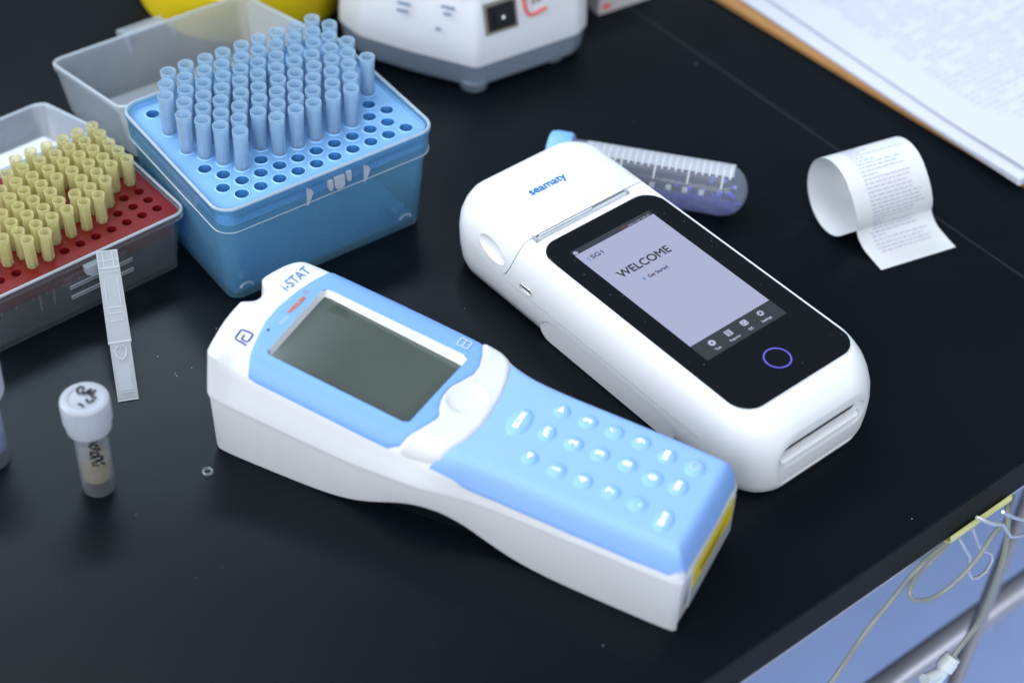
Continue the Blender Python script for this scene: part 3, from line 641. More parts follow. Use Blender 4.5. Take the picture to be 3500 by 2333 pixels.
# tip builders ----------------------------------------------------
def make_tip(name, label, cat, m, r_top, h_top, r_pl, z_pl, len_below, collar, ribs, group):
    t = thing(name, label, cat, (0, 0, 0), 0, group)
    n = 20; prof = [(0.45, -len_below), (0.9, -len_below*0.6), (r_pl*0.62, -len_below*0.28), (r_pl*0.86, -3.0), (r_pl, 0.2), (r_pl*1.03, h_top-collar-1.2), (r_pl*1.04, h_top-collar)]
    inn = [(r_pl*0.84, h_top-collar-1), (r_pl*0.7, 0.0), (r_pl*0.4, -len_below*0.3)]
    mb = MB(); mb.lathe(prof, n); 
    if ribs:
        for k in range(6):
            a = 2*math.pi*k/6; T = Matrix.Rotation(a, 4, 'Z'); mb.box(r_pl*0.96, r_pl*1.16, -0.22, 0.22, 0.9, h_top-collar, T)
            mb.lathe([(0.02, 0.3), (0.34, 0.6), (0.34, 1.0), (0.02, 1.3)], 6, T @ Matrix.Translation((r_pl*1.08, 0, 0)))
    else:
        for k in range(4):
            a = 2*math.pi*k/4+0.4; T = Matrix.Rotation(a, 4, 'Z'); mb.box(r_pl*0.97, r_pl*1.06, -0.3, 0.3, 0.2, 4.6, T)
    mb.build('shaft', m, t, 40)
    mc = MB(); ring_z = h_top-collar
    mc.lathe([(r_pl*1.03, ring_z-0.2), (r_top*0.95, ring_z+0.2), (r_top*0.95, ring_z+0.7), (r_top*0.99, ring_z+1.0), (r_top, h_top-0.4), (r_top*0.98, h_top), (r_top*0.88, h_top), (r_top*0.84, h_top-0.8), (r_top*0.80, ring_z), (r_pl*0.86, ring_z-1.0), (r_pl*0.72, 1.0)], n)
    mc.build('collar', m, t, 40)
    return t
tipb = make_tip('pipette_tip', 'pale blue pipette tip standing in the dense block of the blue plate', 'pipette tip', TIPB, 4.15, 23.0, 3.75, 62, 46, 4.4, False, 'blue pipette tips standing in the blue rack')
occ = {(1, 2), (3, 2), (4, 2), (5, 2), (6, 2), (7, 2)} | {(i, 3) for i in range(0, 8)} | {(i, j) for j in (4, 6, 8) for i in range(10)} | {(i, j) for j in (5, 7) for i in range(-1, 9)} | {(i, 9) for i in range(0, 9)}
ca, sa = math.cos(R(BA)), math.sin(R(BA)); first = True
COMMON_B = tipb['label']
special_b = {(9, 4): 'pale blue pipette tip standing apart at the right end of the blue block', (1, 2): 'frontmost blue pipette tip at the left front corner of the blue block'}
for i, j, hx, hy in bl_holes:
    if (i, j) not in occ: continue
    loc = (B0[0]+hx*ca-hy*sa, B0[1]+hx*sa+hy*ca, 61.3)
    o = tipb if first else copy_thing(tipb, loc); first = False
    o.location = (loc[0]*K, loc[1]*K, loc[2]*K); o.rotation_euler = (R(random.uniform(-1.2, 1.2)), R(random.uniform(-1.2, 1.2)), random.uniform(0, 6.28))
    o['label'] = special_b.get((i, j), COMMON_B)

# yellow / red rack -----------------------------------------------
RA = 42.1; R0 = (-244.63, 683.94)
rackr = thing('pipette_tip_box', 'smaller clear tip box with dark red plate full of yellow tips', 'tip box', (R0[0], R0[1], 0), RA)
x0, x1, y0, y1 = -28.5, 91.5, -13.0, 73.0
def rr_(i, z, r): return (x0+i, x1-i, y0+i, y1-i, r, z)
mb = MB(); shell(mb, [rr_(6.5, 0, 3), rr_(5.4, 0.6, 4), rr_(5.0, 2.5, 5), rr_(2.6, 33, 6), rr_(2.4, 34.4, 6), rr_(0.2, 35.0, 7), rr_(0.0, 38.4, 7), rr_(0.5, 39.0, 7)], [rr_(1.8, 38.8, 6), rr_(2.4, 37.4, 6), rr_(4.0, 33, 5), rr_(6.4, 3, 4), rr_(8, 1.6, 3)])
mb.build('box', BOXC, rackr, 45)
PL = rrect(x0+2.6, x1-2.6, y0+2.6, y1-2.6, 5, 6); RP, RQ = 8.988, 8.575
rholes = [(i, j, i*RP, j*RQ) for j in range(8) for i in range(-2, 10)]
v, f = region(PL, [circle(hx, hy, 2.55, 18) for _, _, hx, hy in rholes], 0)
mb = MB(); mb.add([(p[0], p[1], 37.0) for p in v], f); PL2 = rrect(x0+4.6, x1-4.6, y0+4.6, y1-4.6, 5, 6)
mb.loft([[(p[0], p[1], 37.0) for p in PL], [(p[0], p[1], 36.2) for p in PL], [(p[0], p[1], 36.0) for p in PL2], [(p[0], p[1], 25.0) for p in PL2]], False, False)
for _, _, hx, hy in rholes: mb.lathe([(2.55, 37.0), (2.4, 32.0)], 18, Matrix.Translation((hx, hy, 0)))
mb.build('perforated_plate', PLATER, rackr, 30)
MB().box(87.0, 91.6, 61, 64, 35, 38.2).build('plate_tab', mat('pale_tab', (0.5, 0.56, 0.66, 1), 0.4), rackr)
mb = MB(); P = [(29.5, 34.6), (40, 34.6), (40.3, 31.0), (38, 28.2), (33, 27.6), (29.6, 30.5)]
mb.loft([[(p[0], y0+1, p[1]) for p in P], [(p[0], y0-2.6, p[1]) for p in P]]); mb.build('latch', plastic_clear('latch_pp', (0.7, 0.74, 0.8, 1), 0.6, 0.3), rackr, 30)
mb = MB()
for zz in (22.5, 16.0): mb.tube([(22, y0+3.1, zz), (58, y0+3.1, zz)], 0.5, 6); mb.tube([(22, y0+3.1, zz-1.6), (58, y0+3.1, zz-1.6)], 0.3, 6)
mb.build('moulded_bar', plastic_clear('bar_pp', (0.7, 0.74, 0.8, 1), 0.6, 0.3), rackr)
MB().tube([(p[0], p[1], 38.7) for p in rrect(x0+0.8, x1-0.8, y0+0.8, y1-0.8, 6.5, 7)], 0.75, 8, True).build('box_rim', RIM, rackr)
lid(rackr, -27.5, 92.0, 74.0, 38.0, 17, 68, 18, LIDC, 2, None)
tipy = make_tip('pipette_tip', 'slim yellow pipette tip standing in the red plate', 'pipette tip', TIPY, 3.3, 17.0, 2.62, 37, 30, 3.0, True, 'yellow pipette tips standing in the red plate')
occr = {(1, 0), (2, 0)} | {(i, 1) for i in range(-1, 7)} | {(i, 2) for i in range(-1, 8)} | {(i, 3) for i in range(-1, 10) if i != 5} | {(i, j) for j in range(4, 8) for i in range(-1, 10)}
COMMON_Y = tipy['label']
special_y = {(1, 0): 'yellow tip at the near left of the two frontmost in the red plate', (2, 0): 'yellow tip at the right of the two frontmost in the red plate', (9, 3): 'yellow tip at the front right end of the yellow block, beside bare red plate'}
ca, sa = math.cos(R(RA)), math.sin(R(RA)); first = True
for i, j, hx, hy in rholes:
    if (i, j) not in occr: continue
    loc = (R0[0]+hx*ca-hy*sa, R0[1]+hx*sa+hy*ca, 37.1)
    if loc[0] < -262: continue
    o = tipy if first else copy_thing(tipy, loc); first = False
    o.location = (loc[0]*K, loc[1]*K, loc[2]*K); o.rotation_euler = (R(random.uniform(-1.8, 1.8)), R(random.uniform(-1.8, 1.8)), random.uniform(0, 6.28))
    o['label'] = special_y.get((i, j), COMMON_Y)

# ------------------------------------------------------------------ cartridge leaning on the red rack
cas = thing('test_cartridge', 'narrow clear plastic test cartridge leaning against the clear tip box', 'cartridge', (-184.9, 636.3, 0))
base = Vector((0, 0, 0.2)); topv = Vector((-203.4+184.9, 701.2-636.3, 39.0)); lv = (topv-base).normalized(); wv = Vector((0.97, 0.24, 0)); wv = (wv-lv*wv.dot(lv)).normalized(); nv = wv.cross(lv)
TC = Matrix(((wv.x, lv.x, nv.x, 0), (wv.y, lv.y, nv.y, 0), (wv.z, lv.z, nv.z, 0.3), (0, 0, 0, 1)))
LC = (topv-base).length
mb = MB()
def prof_box(a, b, wa, wb, ta, tb): # tapered bar along the length
    V = [Vector((s*w, l, n)) for l, w, t in ((a, wa, ta), (b, wb, tb)) for s, n in ((-1, -t), (1, -t), (1, 0), (-1, 0))]
    V = [TC @ p for p in V]; mb.add(V, [(0, 1, 2, 3), (7, 6, 5, 4), (0, 4, 5, 1), (1, 5, 6, 2), (2, 6, 7, 3), (3, 7, 4, 0)])
prof_box(0, 30, 5.0, 5.1, 1.6, 3.4); mb.build('tray', CASC, cas, 25)
mb = MB(); prof_box(30, LC-9, 5.6, 5.3, 4.2, 4.6); mb.build('housing', CASC, cas, 25)
mb = MB(); prof_box(LC-9, LC, 5.3, 5.3, 4.4, 3.6); mb.build('end_block', CASC, cas, 25)
BR = plastic_clear('bright_edge', (0.8, 0.84, 0.9, 1), 0.8, 0.2)
rb_ = [(29.6, 30.6, -5.7, 5.7), (LC-9.4, LC-8.8, -5.3, 5.3), (LC-5.4, LC-4.9, -5.3, 5.3), (LC-0.5, LC, -5.3, 5.3), (LC-30, LC-29.4, -3.4, 3.4), (LC-33, LC-32.6, -3.4, 3.4), (LC-37, LC-36.6, -3.4, 3.4), (0, 0.5, -5, 5), (4, 4.3, -3.2, 3.2)]
rb_ += [(LC-28, LC-15, w, w+0.4) for w in (-3.4, 3.0)]+[(LC-9, LC, w, w+0.4) for w in (-5.0, -2.5, 2.2, 4.6)]+[(LC-11.6, LC-10.8, -4.6+k*1.05, -4.1+k*1.05) for k in range(9)]
for a, b, w0, w1 in rb_: MB().box(w0, w1, a, b, -0.2, 0.35, TC).build('rib', BR, cas, 30)
mb = MB(); P = [(-2.9, 26), (-2.0, 22.5), (0, 21.2), (2.0, 22.5), (2.9, 26)]
mb.tube([TC @ Vector((p[0], p[1], 0.2)) for p in smooth([(a, b, 0) for a, b in P], 4)], 0.4, 6); mb.tube([TC @ Vector(p) for p in ((-2.9, 26, 0.3), (-1.2, 28, .3), (0, 26.4, .3), (1.2, 28, .3), (2.9, 26, .3))], 0.35, 6)
mb.build('sample_well', BR, cas)
mb = MB(); mb.box(-3.2, 3.2, 5, 18, 0.02, 0.2, TC); mb.build('sensor_window', GREYM if False else CASC, cas)

# ------------------------------------------------------------------ cryo vials
def vial(name, label, x, y, tilt=0.0):
    t = thing(name, label, 'vial', (x, y, 0)); 
    mb = MB(); mb.lathe([(7.3, 0), (7.6, 0.4), (7.7, 6.0), (7.7, 46), (6.8, 46), (6.8, 8.5), (5.5, 7.0), (0.05, 6.4)], 40); mb.build('tube', TUBEC, t, 40)
    return t
vl = vial('cryo_vial', 'capped vial with amber serum and black handwriting on cap and side', -188.4, 580.6)
MB().lathe([(0.05, 6.6), (5.4, 7.2), (6.7, 8.7), (6.72, 20.0), (0.05, 20.4)], 40, None).build('serum', SERUM, vl, 50)
MB().lathe([(3.4, 30), (3.6, 24), (2.8, 20)], 20, Matrix.Translation((-2.5, -1, 0))).build('clot', plastic_clear('clot_white', (0.8, 0.78, 0.72, 1), 0.5, 0.3), vl)
capp = MB().lathe([(9.6, 40), (10.3, 40.4), (10.5, 43.5), (10.6, 45.2), (11.2, 45.8), (11.3, 52), (11.3, 55.6), (10.8, 57.4), (9.8, 57.9), (7.6, 58.0), (7.0, 57.4), (0.05, 57.2)], 48, None, True).build('cap', CAPW, vl, 30)
TXT = [[(-1.5, 5.6), (-3.4, 7.0), (-4.6, 5.0), (-3.4, 2.8), (-1.6, 3.4), (-2.2, 4.8)], [(-1.2, 2.0), (1.4, 5.8), (1.2, 1.8)], [(-0.6, 3.4), (2.0, 3.2)], [(3.4, 5.6), (2.6, 1.2), (5.0, 0.6)], [(0.6, -0.4), (2.0, -2.6), (4.2, -0.6)], [(-2.6, -3.6), (-0.6, -4.4), (0.2, -5.6)]]
strokes([[tuple(p[:2]) for p in smooth([(a+0.5, b, 0) for a, b in s], 4)] for s in TXT], 1.15, flat(57.95), 'cap_writing', INKD, capp, 0.12)
mb = MB()
def cyl_stroke(P, w, rr=7.85):
    P = [Vector((a, b, 0)) for a, b in P]; A = []; B = []
    for i, p in enumerate(P):
        t = (P[min(i+1, len(P)-1)]-P[max(i-1, 0)]).normalized(); n = Vector((-t.y, t.x, 0))
        for q, Ls in ((p+n*w/2, A), (p-n*w/2, B)):
            an = R(-90)+q.x/rr; Ls.append((rr*math.cos(an), rr*math.sin(an), q.y))
    mb.loft([A, B], False, False, False)
for s in ([(1, 41), (4.6, 39.4)], [(1.2, 38.6), (4.8, 37.6), (1.6, 36.4)], [(0.8, 35.4), (2.6, 33.2), (4.8, 34.4), (2.4, 35.8), (0.8, 35.4)], [(3.0, 32.6), (5.4, 31.2), (5.0, 33)], [(0.8, 31.4), (4.0, 30.0), (4.2, 28.2), (1.6, 28.6), (1.0, 30.2), (3.4, 30.6)], [(0.2, 27), (4.6, 27.4), (6.4, 25.6), (2.6, 25.2)], [(0.8, 24.2), (6.6, 24.6)], [(0.6, 22.8), (4.0, 21.6)], [(4.8, 23.2), (7.0, 20.8)]):
    cyl_stroke([tuple(p[:2]) for p in smooth([(a, b, 0) for a, b in s], 4)], 1.1)
mb.build('side_writing', INKD, vl)
v2 = vial('cryo_vial', 'vial with violet beads cut by the left edge of the picture', -240.6, 594.0)
random.seed(3)
mb = MB()
for k in range(26):
    a = random.uniform(0, 6.28); r = random.uniform(1, 5.4); q = random.uniform(0.7, 1.3); mb.lathe([(0.05, -q), (q*.8, -q*.6), (q, 0), (q*.8, q*.6), (0.05, q)], 8, Matrix.Translation((r*math.cos(a), r*math.sin(a), random.uniform(8.5, 17))))
mb.build('violet_beads', VIOLET, v2)
MB().lathe([(0.05, 6.6), (5.4, 7.2), (6.7, 8.7), (6.72, 22), (6.6, 22)], 32).build('violet_film', VIOLETC, v2)
MB().lathe([(10.0, 42), (11.3, 44.5), (11.8, 47), (11.8, 60), (9.2, 63.8), (0.05, 63.2)], 40, None, True).build('cap', CAPW, v2, 30)
rg_ = MB(); rg_.tube([(2.1*math.cos(R(t)), 2.1*math.sin(R(t)), 0.75) for t in range(0, 360, 15)], 0.62, 10, True)
ro = rg_.build('sealing_ring', BEAD); ro.location = (-139.7*K, 592.2*K, 0); tag(ro, 'tiny clear plastic ring lying on the black bench', 'ring')

# ------------------------------------------------------------------ centrifuge tube lying down
fal = thing('centrifuge_tube', 'large clear conical tube with blue screw cap and violet beads lying behind the white analyser', 'test tube', (94.3, 806.2, 14.6), -10.9)
def along(prof, n=40): # lathe round local x
    return [[Vector((x, r*math.cos(2*math.pi*i/n), r*math.sin(2*math.pi*i/n))) for i in range(n)] for r, x in prof]
end = 30.5
pr_ = [(14.2, -72), (14.3, -10), (14.4, end-13.5)]+[(14.4*math.cos(R(t)), end-13.5+13.5*math.sin(R(t))) for t in range(12, 90, 12)]+[(0.2, end)]
mb = MB(); mb.loft(along(pr_), False, True); mb.build('tube', plastic_clear('cloudy_tube', (0.70, 0.76, 0.90, 1), 0.24, 0.12, edge=0.4), fal, 50)
mb = MB(); mb.loft(along([(0.1, -81), (15.6, -81), (16.8, -80), (17.0, -77), (16.6, -68.4), (15.2, -67.6), (14.6, -67.6)])); 
cp = mb.build('screw_cap', CAPB, fal, 30)
mb = MB()
for i in range(48):
    T = Matrix.Rotation(2*math.pi*i/48, 4, 'X'); mb.box(-78, -69.4, 16.7, 17.25, -0.45, 0.45, T)
mb.build('cap_ridge', CAPB, cp, 30)
def band(mb, xa, xb, a0, a1, rr=14.55, n=8):
    mb.loft([[(xa, rr*math.cos(R(a0+(a1-a0)*i/n)), rr*math.sin(R(a0+(a1-a0)*i/n))) for i in range(n+1)], [(xb, rr*math.cos(R(a0+(a1-a0)*i/n)), rr*math.sin(R(a0+(a1-a0)*i/n))) for i in range(n+1)]], False, False, False)
mb = MB()   # printed scale: long and short white ticks round the upper side (angle 0 = away from viewer, 90 = up)
for k in range(22): band(mb, -58+k*3.7, -57.0+k*3.7, 45 if k % 5 else 35, 118 if k % 5 else 142)
mb.build('printed_scale', plastic_clear('white_scale', (0.95, 0.96, 0.98, 1), 0.9, 0.5), fal)
mb = MB(); band(mb, -60, 22, 28, 112, 14.5)
mb.build('writing_area', plastic_clear('white_patch', (0.86, 0.9, 0.98, 1), 0.72, 0.5), fal)
mb = MB()
for k in range(6): band(mb, -40+k*9, -37.2+k*9, 150, 162)
mb.build('scale_number', plastic_clear('white_numbers', (0.9, 0.92, 0.95, 1), 0.8, 0.5), fal)
mb = MB(); random.seed(11)
for k in range(150):
    x = end-4-abs(random.gauss(0, 27)); a = R(random.gauss(200, 45)); q = random.uniform(0.4, 1.15); rr = min(12.4, math.sqrt(max(1, 14.4**2-max(0, x-17)**2*1.0))-2)
    T = Matrix.Translation((x, rr*math.cos(a), rr*math.sin(a))) @ Matrix.Diagonal((random.uniform(0.8, 2.0), 1, 1, 1)); mb.lathe([(0.05, -q), (q*.8, -q*.6), (q, 0), (q*.8, q*.6), (0.05, q)], 8, T)
mb.build('violet_beads', VIOLET, fal, 60)
mb = MB(); band(mb, -48, end-9, 165, 300, 13.7, 14); mb.build('violet_film', VIOLETC, fal)

# ------------------------------------------------------------------ printed receipt curl
rec = thing('receipt_roll', 'curled white thermal printout with rows of grey print standing on the bench', 'printout', (166.8, 790.0, 0), 27)
# local x along the roll, local -y towards the viewer
Rr = 22.5; path = []
path = []
N = 44
for t in range(N+1):
    a = R(205-350*(1-t/N))
    rr = Rr-1.2+1.2*t/N; path.append((rr*math.cos(a), Rr+0.4+rr*math.sin(a)))
ex, ez = path[-1]          # leaves the cylinder low on the front side
tail = [(ex+0.2, ez), (ex-0.3, ez-3.0), (ex-1.6, ez-6.0), (ex-4.6, ez-9.4), (ex-9.0, 2.2), (ex-14, 0.9), (ex-20, 0.35)]
tail = smooth([(a, b, 0) for a, b in tail], 5)[1:]
pp = [(a, b) for a, b in path]+[(p.x, max(0.3, p.y)) for p in tail]
S = [0.0]
for i in range(1, len(pp)): S.append(S[-1]+math.hypot(pp[i][0]-pp[i-1][0], pp[i][1]-pp[i-1][1]))
St = S[len(path)-1]
def shift(s): 
    return 0.0 if s < St-30 else 11.0*float(sstep(St-30, S[-1], np.array(s)))
def pos(u, s, lift=0.0):
    s = min(max(s, 0), S[-1]); i = max(0, min(len(S)-2, int(np.searchsorted(S, s)-1))); t = (s-S[i])/(S[i+1]-S[i]); y = pp[i][0]*(1-t)+pp[i+1][0]*t; z = pp[i][1]*(1-t)+pp[i+1][1]*t
    ty = pp[i+1][0]-pp[i][0]; tz = pp[i+1][1]-pp[i][1]; L = math.hypot(ty, tz); return Vector((u+shift(s), y+tz/L*lift, z-ty/L*lift))
WID = 48.0; NS = 120
def sgrid(lift): return [[pos(u, S[-1]*k/NS, lift) for u in np.linspace(0, WID, 5)] for k in range(NS+1)]
mb = MB(); g = sgrid(0.0); mb.loft(g, False, False, False); ros = mb.build('paper', THERM, rec, 60)
md = ros.modifiers.new('s', 'SOLIDIFY'); md.thickness = 0.08*K
mb = MB(); random.seed(5)
s = St-62
while s < S[-1]-9:
    long_ = random.random() > 0.25 and s > St-48; a = 10 if s < St+2 else 8; b = random.uniform(34, 43) if long_ else random.uniform(16, 26); u = a
    while u < b:
        w = random.uniform(1.2, 4.2)
        mb.add([pos(u, s, 0.12), pos(min(b, u+w), s, 0.12), pos(min(b, u+w), s+0.95, 0.12), pos(u, s+0.95, 0.12)], [(0, 1, 2, 3)]); u += w+0.7
    s += 2.35
mb.build('printed_text', INK, ros)

# ------------------------------------------------------------------ papers on a board, upper right
pb = thing('clipboard', 'brown board lying under the stack of papers at the back right', 'board', (285, 835, 0), 43.5)
MB().box(0, 320, 0, 420, 0, 3.0).build('board', MDF, pb)
pst = thing('paper_stack', 'stack of white printed sheets lying on the brown board', 'papers', (279.7, 831.9, 3.1), 39.7)
random.seed(9)
for k in range(4):
    ang = R(random.uniform(-0.5, 0.5)); dx, dy = random.uniform(0, 1.6), random.uniform(0, 1.2)
    if k == 0: dx, dy, ang = 0, 0, 0
    if k == 3: dx, dy, ang = 8, 2, R(-0.6)
    T = Matrix.Translation((dx, dy, 0)) @ Matrix.Rotation(ang, 4, 'Z'); g = []
    for a in np.linspace(0, 210, 22):
        g.append([T @ Vector((a, b, 0.5+k*0.9+ (1.2 if k == 3 else 0)+2.2*math.exp(-((a/30)**2+(b/40)**2))*(0.4+0.3*k))) for b in np.linspace(0, 297, 24)])
    mb = MB(); mb.loft(g, False, False, False); sh = mb.build('sheet', PAPER, pst, 60)
    md = sh.modifiers.new('s', 'SOLIDIFY'); md.thickness = 0.35*K
    if k == 3: topsheet = sh; TT = T
mb = MB(); random.seed(21)
for c_ in range(56):
    b = 24+c_*4.6; a = 24.0; stop = 196 if c_ % 7 else 90
    while a < stop:
        w = random.uniform(2.0, 9.0)
        if random.random() > 0.2: mb.add([TT @ Vector((a, b, 4.72)), TT @ Vector((a+w, b, 4.72)), TT @ Vector((a+w, b+1.5, 4.72)), TT @ Vector((a, b+1.5, 4.72))], [(0, 1, 2, 3)])
        a += w+random.uniform(0.8, 2.4)
mb.build('printed_text', mat('pale_ink', (0.53, 0.55, 0.63, 1), 0.8, 0.1), topsheet)
sb = MB(); sb.box(0, 40, 0, 26, 0.2, 14, Matrix.Rotation(R(20), 4, 'Z')); sbo = thing('small_carton', 'corner of a small white carton with red marks at the top edge of the picture', 'carton', (44.0, 987.6, 0), 34)
MB().box(0, 40, 0, 30, 0, 16).build('carton', mat('pink_white_card', (0.55, 0.52, 0.55, 1), 0.6), sbo)
MB().box(3, 9, -0.15, 0, 3, 7).box(14, 22, -0.15, 0, 9, 14).build('red_mark', REDP, sbo)

# ------------------------------------------------------------------ bench machine, back centre
cen = thing('bench_mixer', 'white benchtop machine with grey base, black rocker switch and red marking', 'lab machine', (-28, 898, 0))
base_o = [(0, 0), (59, 40), (64, 50), (52, 130), (-40, 150), (-86, 70), (-84, 42), (-70, 27), (-40, 14)]
def sc_o(P, s, cx=-8, cy=62): return [((p[0]-cx)*s+cx, (p[1]-cy)*s+cy) for p in P]
BO = [tuple(p[:2]) for p in smooth([(a, b, 0) for a, b in base_o], 1, True)]
def rnd(P, r): return [tuple(p) for p in quad_round(np.array(P, float), r, 5)]
BO = rnd(base_o, 3.5)
mb = MB(); mb.loft([[(p[0], p[1], z) for p in sc_o(BO, s)] for z, s in ((3, 0.93), (5, 0.96), (6, 0.965), (19.5, 0.985))]); mb.build('base', SLATE, cen, 35)
for p in ((-2, 4), (50, 42), (-70, 40)): MB().lathe([(7, 0), (8, 1), (9, 7)], 20, Matrix.Translation((p[0]*0.86, p[1]*0.9+6, 0)), True, True).build('foot', SLATE, cen)
def cring(z, s, sh): return [(p[0]*1.0, p[1]+sh, z) for p in sc_o(BO, s)]
mb = MB(); mb.loft([cring(19.2, 0.985, 0), cring(19.6, 1.0, 0), cring(26, 1.0, 0.3), cring(34, 0.99, 1.5), cring(60, 0.95, 7), cring(90, 0.90, 16), cring(120, 0.84, 26)]); mb.build('housing', mat('cool_white_abs', (0.66, 0.69, 0.75, 1), 0.4, 0.4), cen, 30)
# right front face carries the switch: frame on that face
pA = Vector((0, 0, 26)); pB = Vector((59, 40, 26)); ex_ = (pB-pA).normalized()
qA = Vector((*[c for c in sc_o([(0, 0)], 0.95)[0]], 60)); qA.y += 7
upv = (qA-pA); upv = (upv-ex_*upv.dot(ex_)).normalized(); nn = ex_.cross(upv)
TF = Matrix(((ex_.x, upv.x, nn.x, pA.x), (ex_.y, upv.y, nn.y, pA.y), (ex_.z, upv.z, nn.z, pA.z), (0, 0, 0, 1)))
mb = MB(); mb.box(7.5, 29.5, 12, 31, -1.5, 1.0, TF); mb.build('switch_frame', mat('dull_grey', (0.22, 0.21, 0.18, 1), 0.5), cen)
mb = MB(); mb.box(9.5, 27.5, 14, 29, -1, 1.8, TF); mb.box(13.5, 25.0, 16.5, 27, 1.5, 3.6, TF); mb.build('rocker_switch', SWITCHM, cen, 30)
mb = MB(); mb.box(17.6, 19.6, 20.4, 22.4, 3.6, 3.75, TF); mb.build('switch_mark', LETTER_W, cen)
mb = MB()
RP_ = smooth([(43, 35, 1.3), (37, 36, 1.3), (34.5, 33, 1.3), (34.8, 24, 1.3), (36, 18.5, 1.3), (39.5, 16.2, 1.3), (49, 17.6, 1.3)], 5); mb.tube([TF @ p for p in RP_], 1.1, 6); mb.build('red_marking', REDP, cen)
mb = MB(); mb.box(39.5, 41, 30, 32, 0.9, 1.1, TF); mb.box(40, 41.6, 22, 26, 0.9, 1.1, TF); mb.box(43, 46, 22.6, 26, 0.9, 1.1, TF); mb.build('small_print', mat('green_grey_print', (0.22, 0.28, 0.27, 1), 0.6), cen)
mb = MB(); mb.box(2.5, 36, 38.5, 60, -1, 0.9, TF); mb.build('control_panel', mat('blue_grey_panel', (0.12, 0.18, 0.27, 1), 0.3), cen)
# left front face with its printed label
pA = Vector((-1, 0.5, 26)); pB = Vector((-40, 14, 26)); ex_ = (pA-pB).normalized(); qA = Vector((sc_o([(-20, 7)], 0.95)[0][0], sc_o([(-20, 7)], 0.95)[0][1]+7, 60)); m0 = Vector((-20, 7.2, 26)); upv = qA-m0; upv = (upv-ex_*upv.dot(ex_)).normalized(); nn = ex_.cross(upv)
TL_ = Matrix(((ex_.x, upv.x, nn.x, m0.x), (ex_.y, upv.y, nn.y, m0.y), (ex_.z, upv.z, nn.z, m0.z), (0, 0, 0, 1)))
mb = MB()
for a, b, c_ in ((-30, 22, 8), (-30, 17.5, 7), (-30, 31, 10), (-5, 12, 3), (-3, 26, 8), (2, 35, 9), (-1, 22, 4)): mb.box(a, a+c_, b, b+1.8, 2.2, 2.6, TL_)
mb.build('printed_label', mat('blue_grey_print', (0.20, 0.26, 0.36, 1), 0.6), cen)
# ------------------------------------------------------------------ yellow bin behind the racks
yb = thing('sharps_bin', 'round bright yellow bin standing behind the larger tip box', 'bin', (-178, 1003, 0))
MB().lathe([(0.1, 0), (62, 0), (65, 1.5), (66.5, 6), (70, 60), (73, 140), (70, 140), (66, 20), (0.1, 18)], 72).build('bin_body', YEL, yb, 35)
mb = MB()
for zz in (34,): mb.tube([((66.6+0.06*zz)*math.cos(R(t)), (66.6+0.06*zz)*math.sin(R(t)), zz) for t in range(0, 360, 5)], 0.8, 6, True)
mb.build('ridge', YEL, yb)

# ------------------------------------------------------------------ beneath the bench edge: clip, hoses, rails
cl = thing('binder_clip', 'pale yellow binder clip with wire handles gripping the underside of the bench edge', 'clip', (226, 603, -30), EA)
# local x along the edge, local -y outwards
def W2L(p): 
    d = Vector(p)-Vector((226, 603, -30)); c, s = math.cos(R(EA)), math.sin(R(EA)); return Vector((d.x*c+d.y*s, -d.x*s+d.y*c, d.z))
mb = MB(); a0, a1 = -17.5, 27.0
prof = [(-0.8, 5.0), (-1.4, 3.4), (-1.2, 1.2), (2.0, -0.6), (14, -0.8), (14, 0.0), (2.2, 0.2), (-0.4, 1.6), (-0.6, 3.4), (0.0, 5.0)]
mb.loft([[(a0, y, z+4.6) for y, z in prof], [(a1, y, z+4.6) for y, z in prof]]); mb.build('clip_body', CLIPY, cl, 40)
h1 = [(219.1, 595.7, -26.5), (230.2, 605.3, -50.5), (233.2, 607.9, -65.3), (236.5, 610.6, -73), (241.3, 614.8, -77), (245.6, 618.4, -76), (247.5, 620.2, -69.5), (245.4, 618.4, -62.5), (235.9, 610.2, -50.1), (226.0, 601.6, -25.6)]
MB().tube([W2L(p) for p in h1], 0.95, 8).build('wire_handle', STEEL, cl)
h2 = [(222.4, 584.0+8, -6), (230, 591.5, -9.5), (238.1, 597.6, -16.7), (246.6, 604.9, -33.5), (256.5, 613.4, -41.8), (260.6, 617.0, -39.9), (259.3, 615.8, -34.9), (252.6, 610.1, -26.8), (244.7, 603.3, -17.7), (236, 597, -7)]
MB().tube([W2L(p) for p in h2], 0.95, 8).build('wire_handle', STEEL, cl)
def hose(name, label, pts, r, m):
    P = [Vector(p) for p in pts]; o0 = P[0]; mbx = MB(); mbx.tube([p-o0 for p in smooth(P, 8)], r, 12); o = mbx.build(name, m); o.location = (o0*K); tag(o, label, 'hose'); return o
hose('plastic_hose', 'straight pale hose running down from the bench edge, nearest the bottom of the picture', [(236, 626, -36), (224, 608, -31), (205.2, 586.4, -27.8), (196.2, 575.9, -26.5), (181.9, 560.9, -36.3), (172.1, 551.1, -44.7), (162.6, 542.9, -62.1), (150.0, 531, -82), (130, 515, -120)], 1.4, HOSE)
hose('plastic_hose', 'pale hose bent into a loop under the yellow clip', [(232, 622, -40), (221, 606, -33), (209.9, 590.4, -30.4), (200.0, 579.2, -30.9), (194.0, 569.8, -28), (191.5, 563, -28.5), (193.5, 562.5, -32.5), (197.3, 564.9, -36.4), (207.2, 573.5, -44.0), (217.7, 582.6, -44.2), (227.9, 591.4, -38.0), (238.6, 606.0, -33.4), (247.6, 619.0, -36.4), (261.7, 656.3, -56.4)], 1.25, HOSE)
cn = thing('tube_connector', 'white branching tube connector on a pale hose at the bottom right', 'connector', (230.8, 589.9, -112.7), EA)
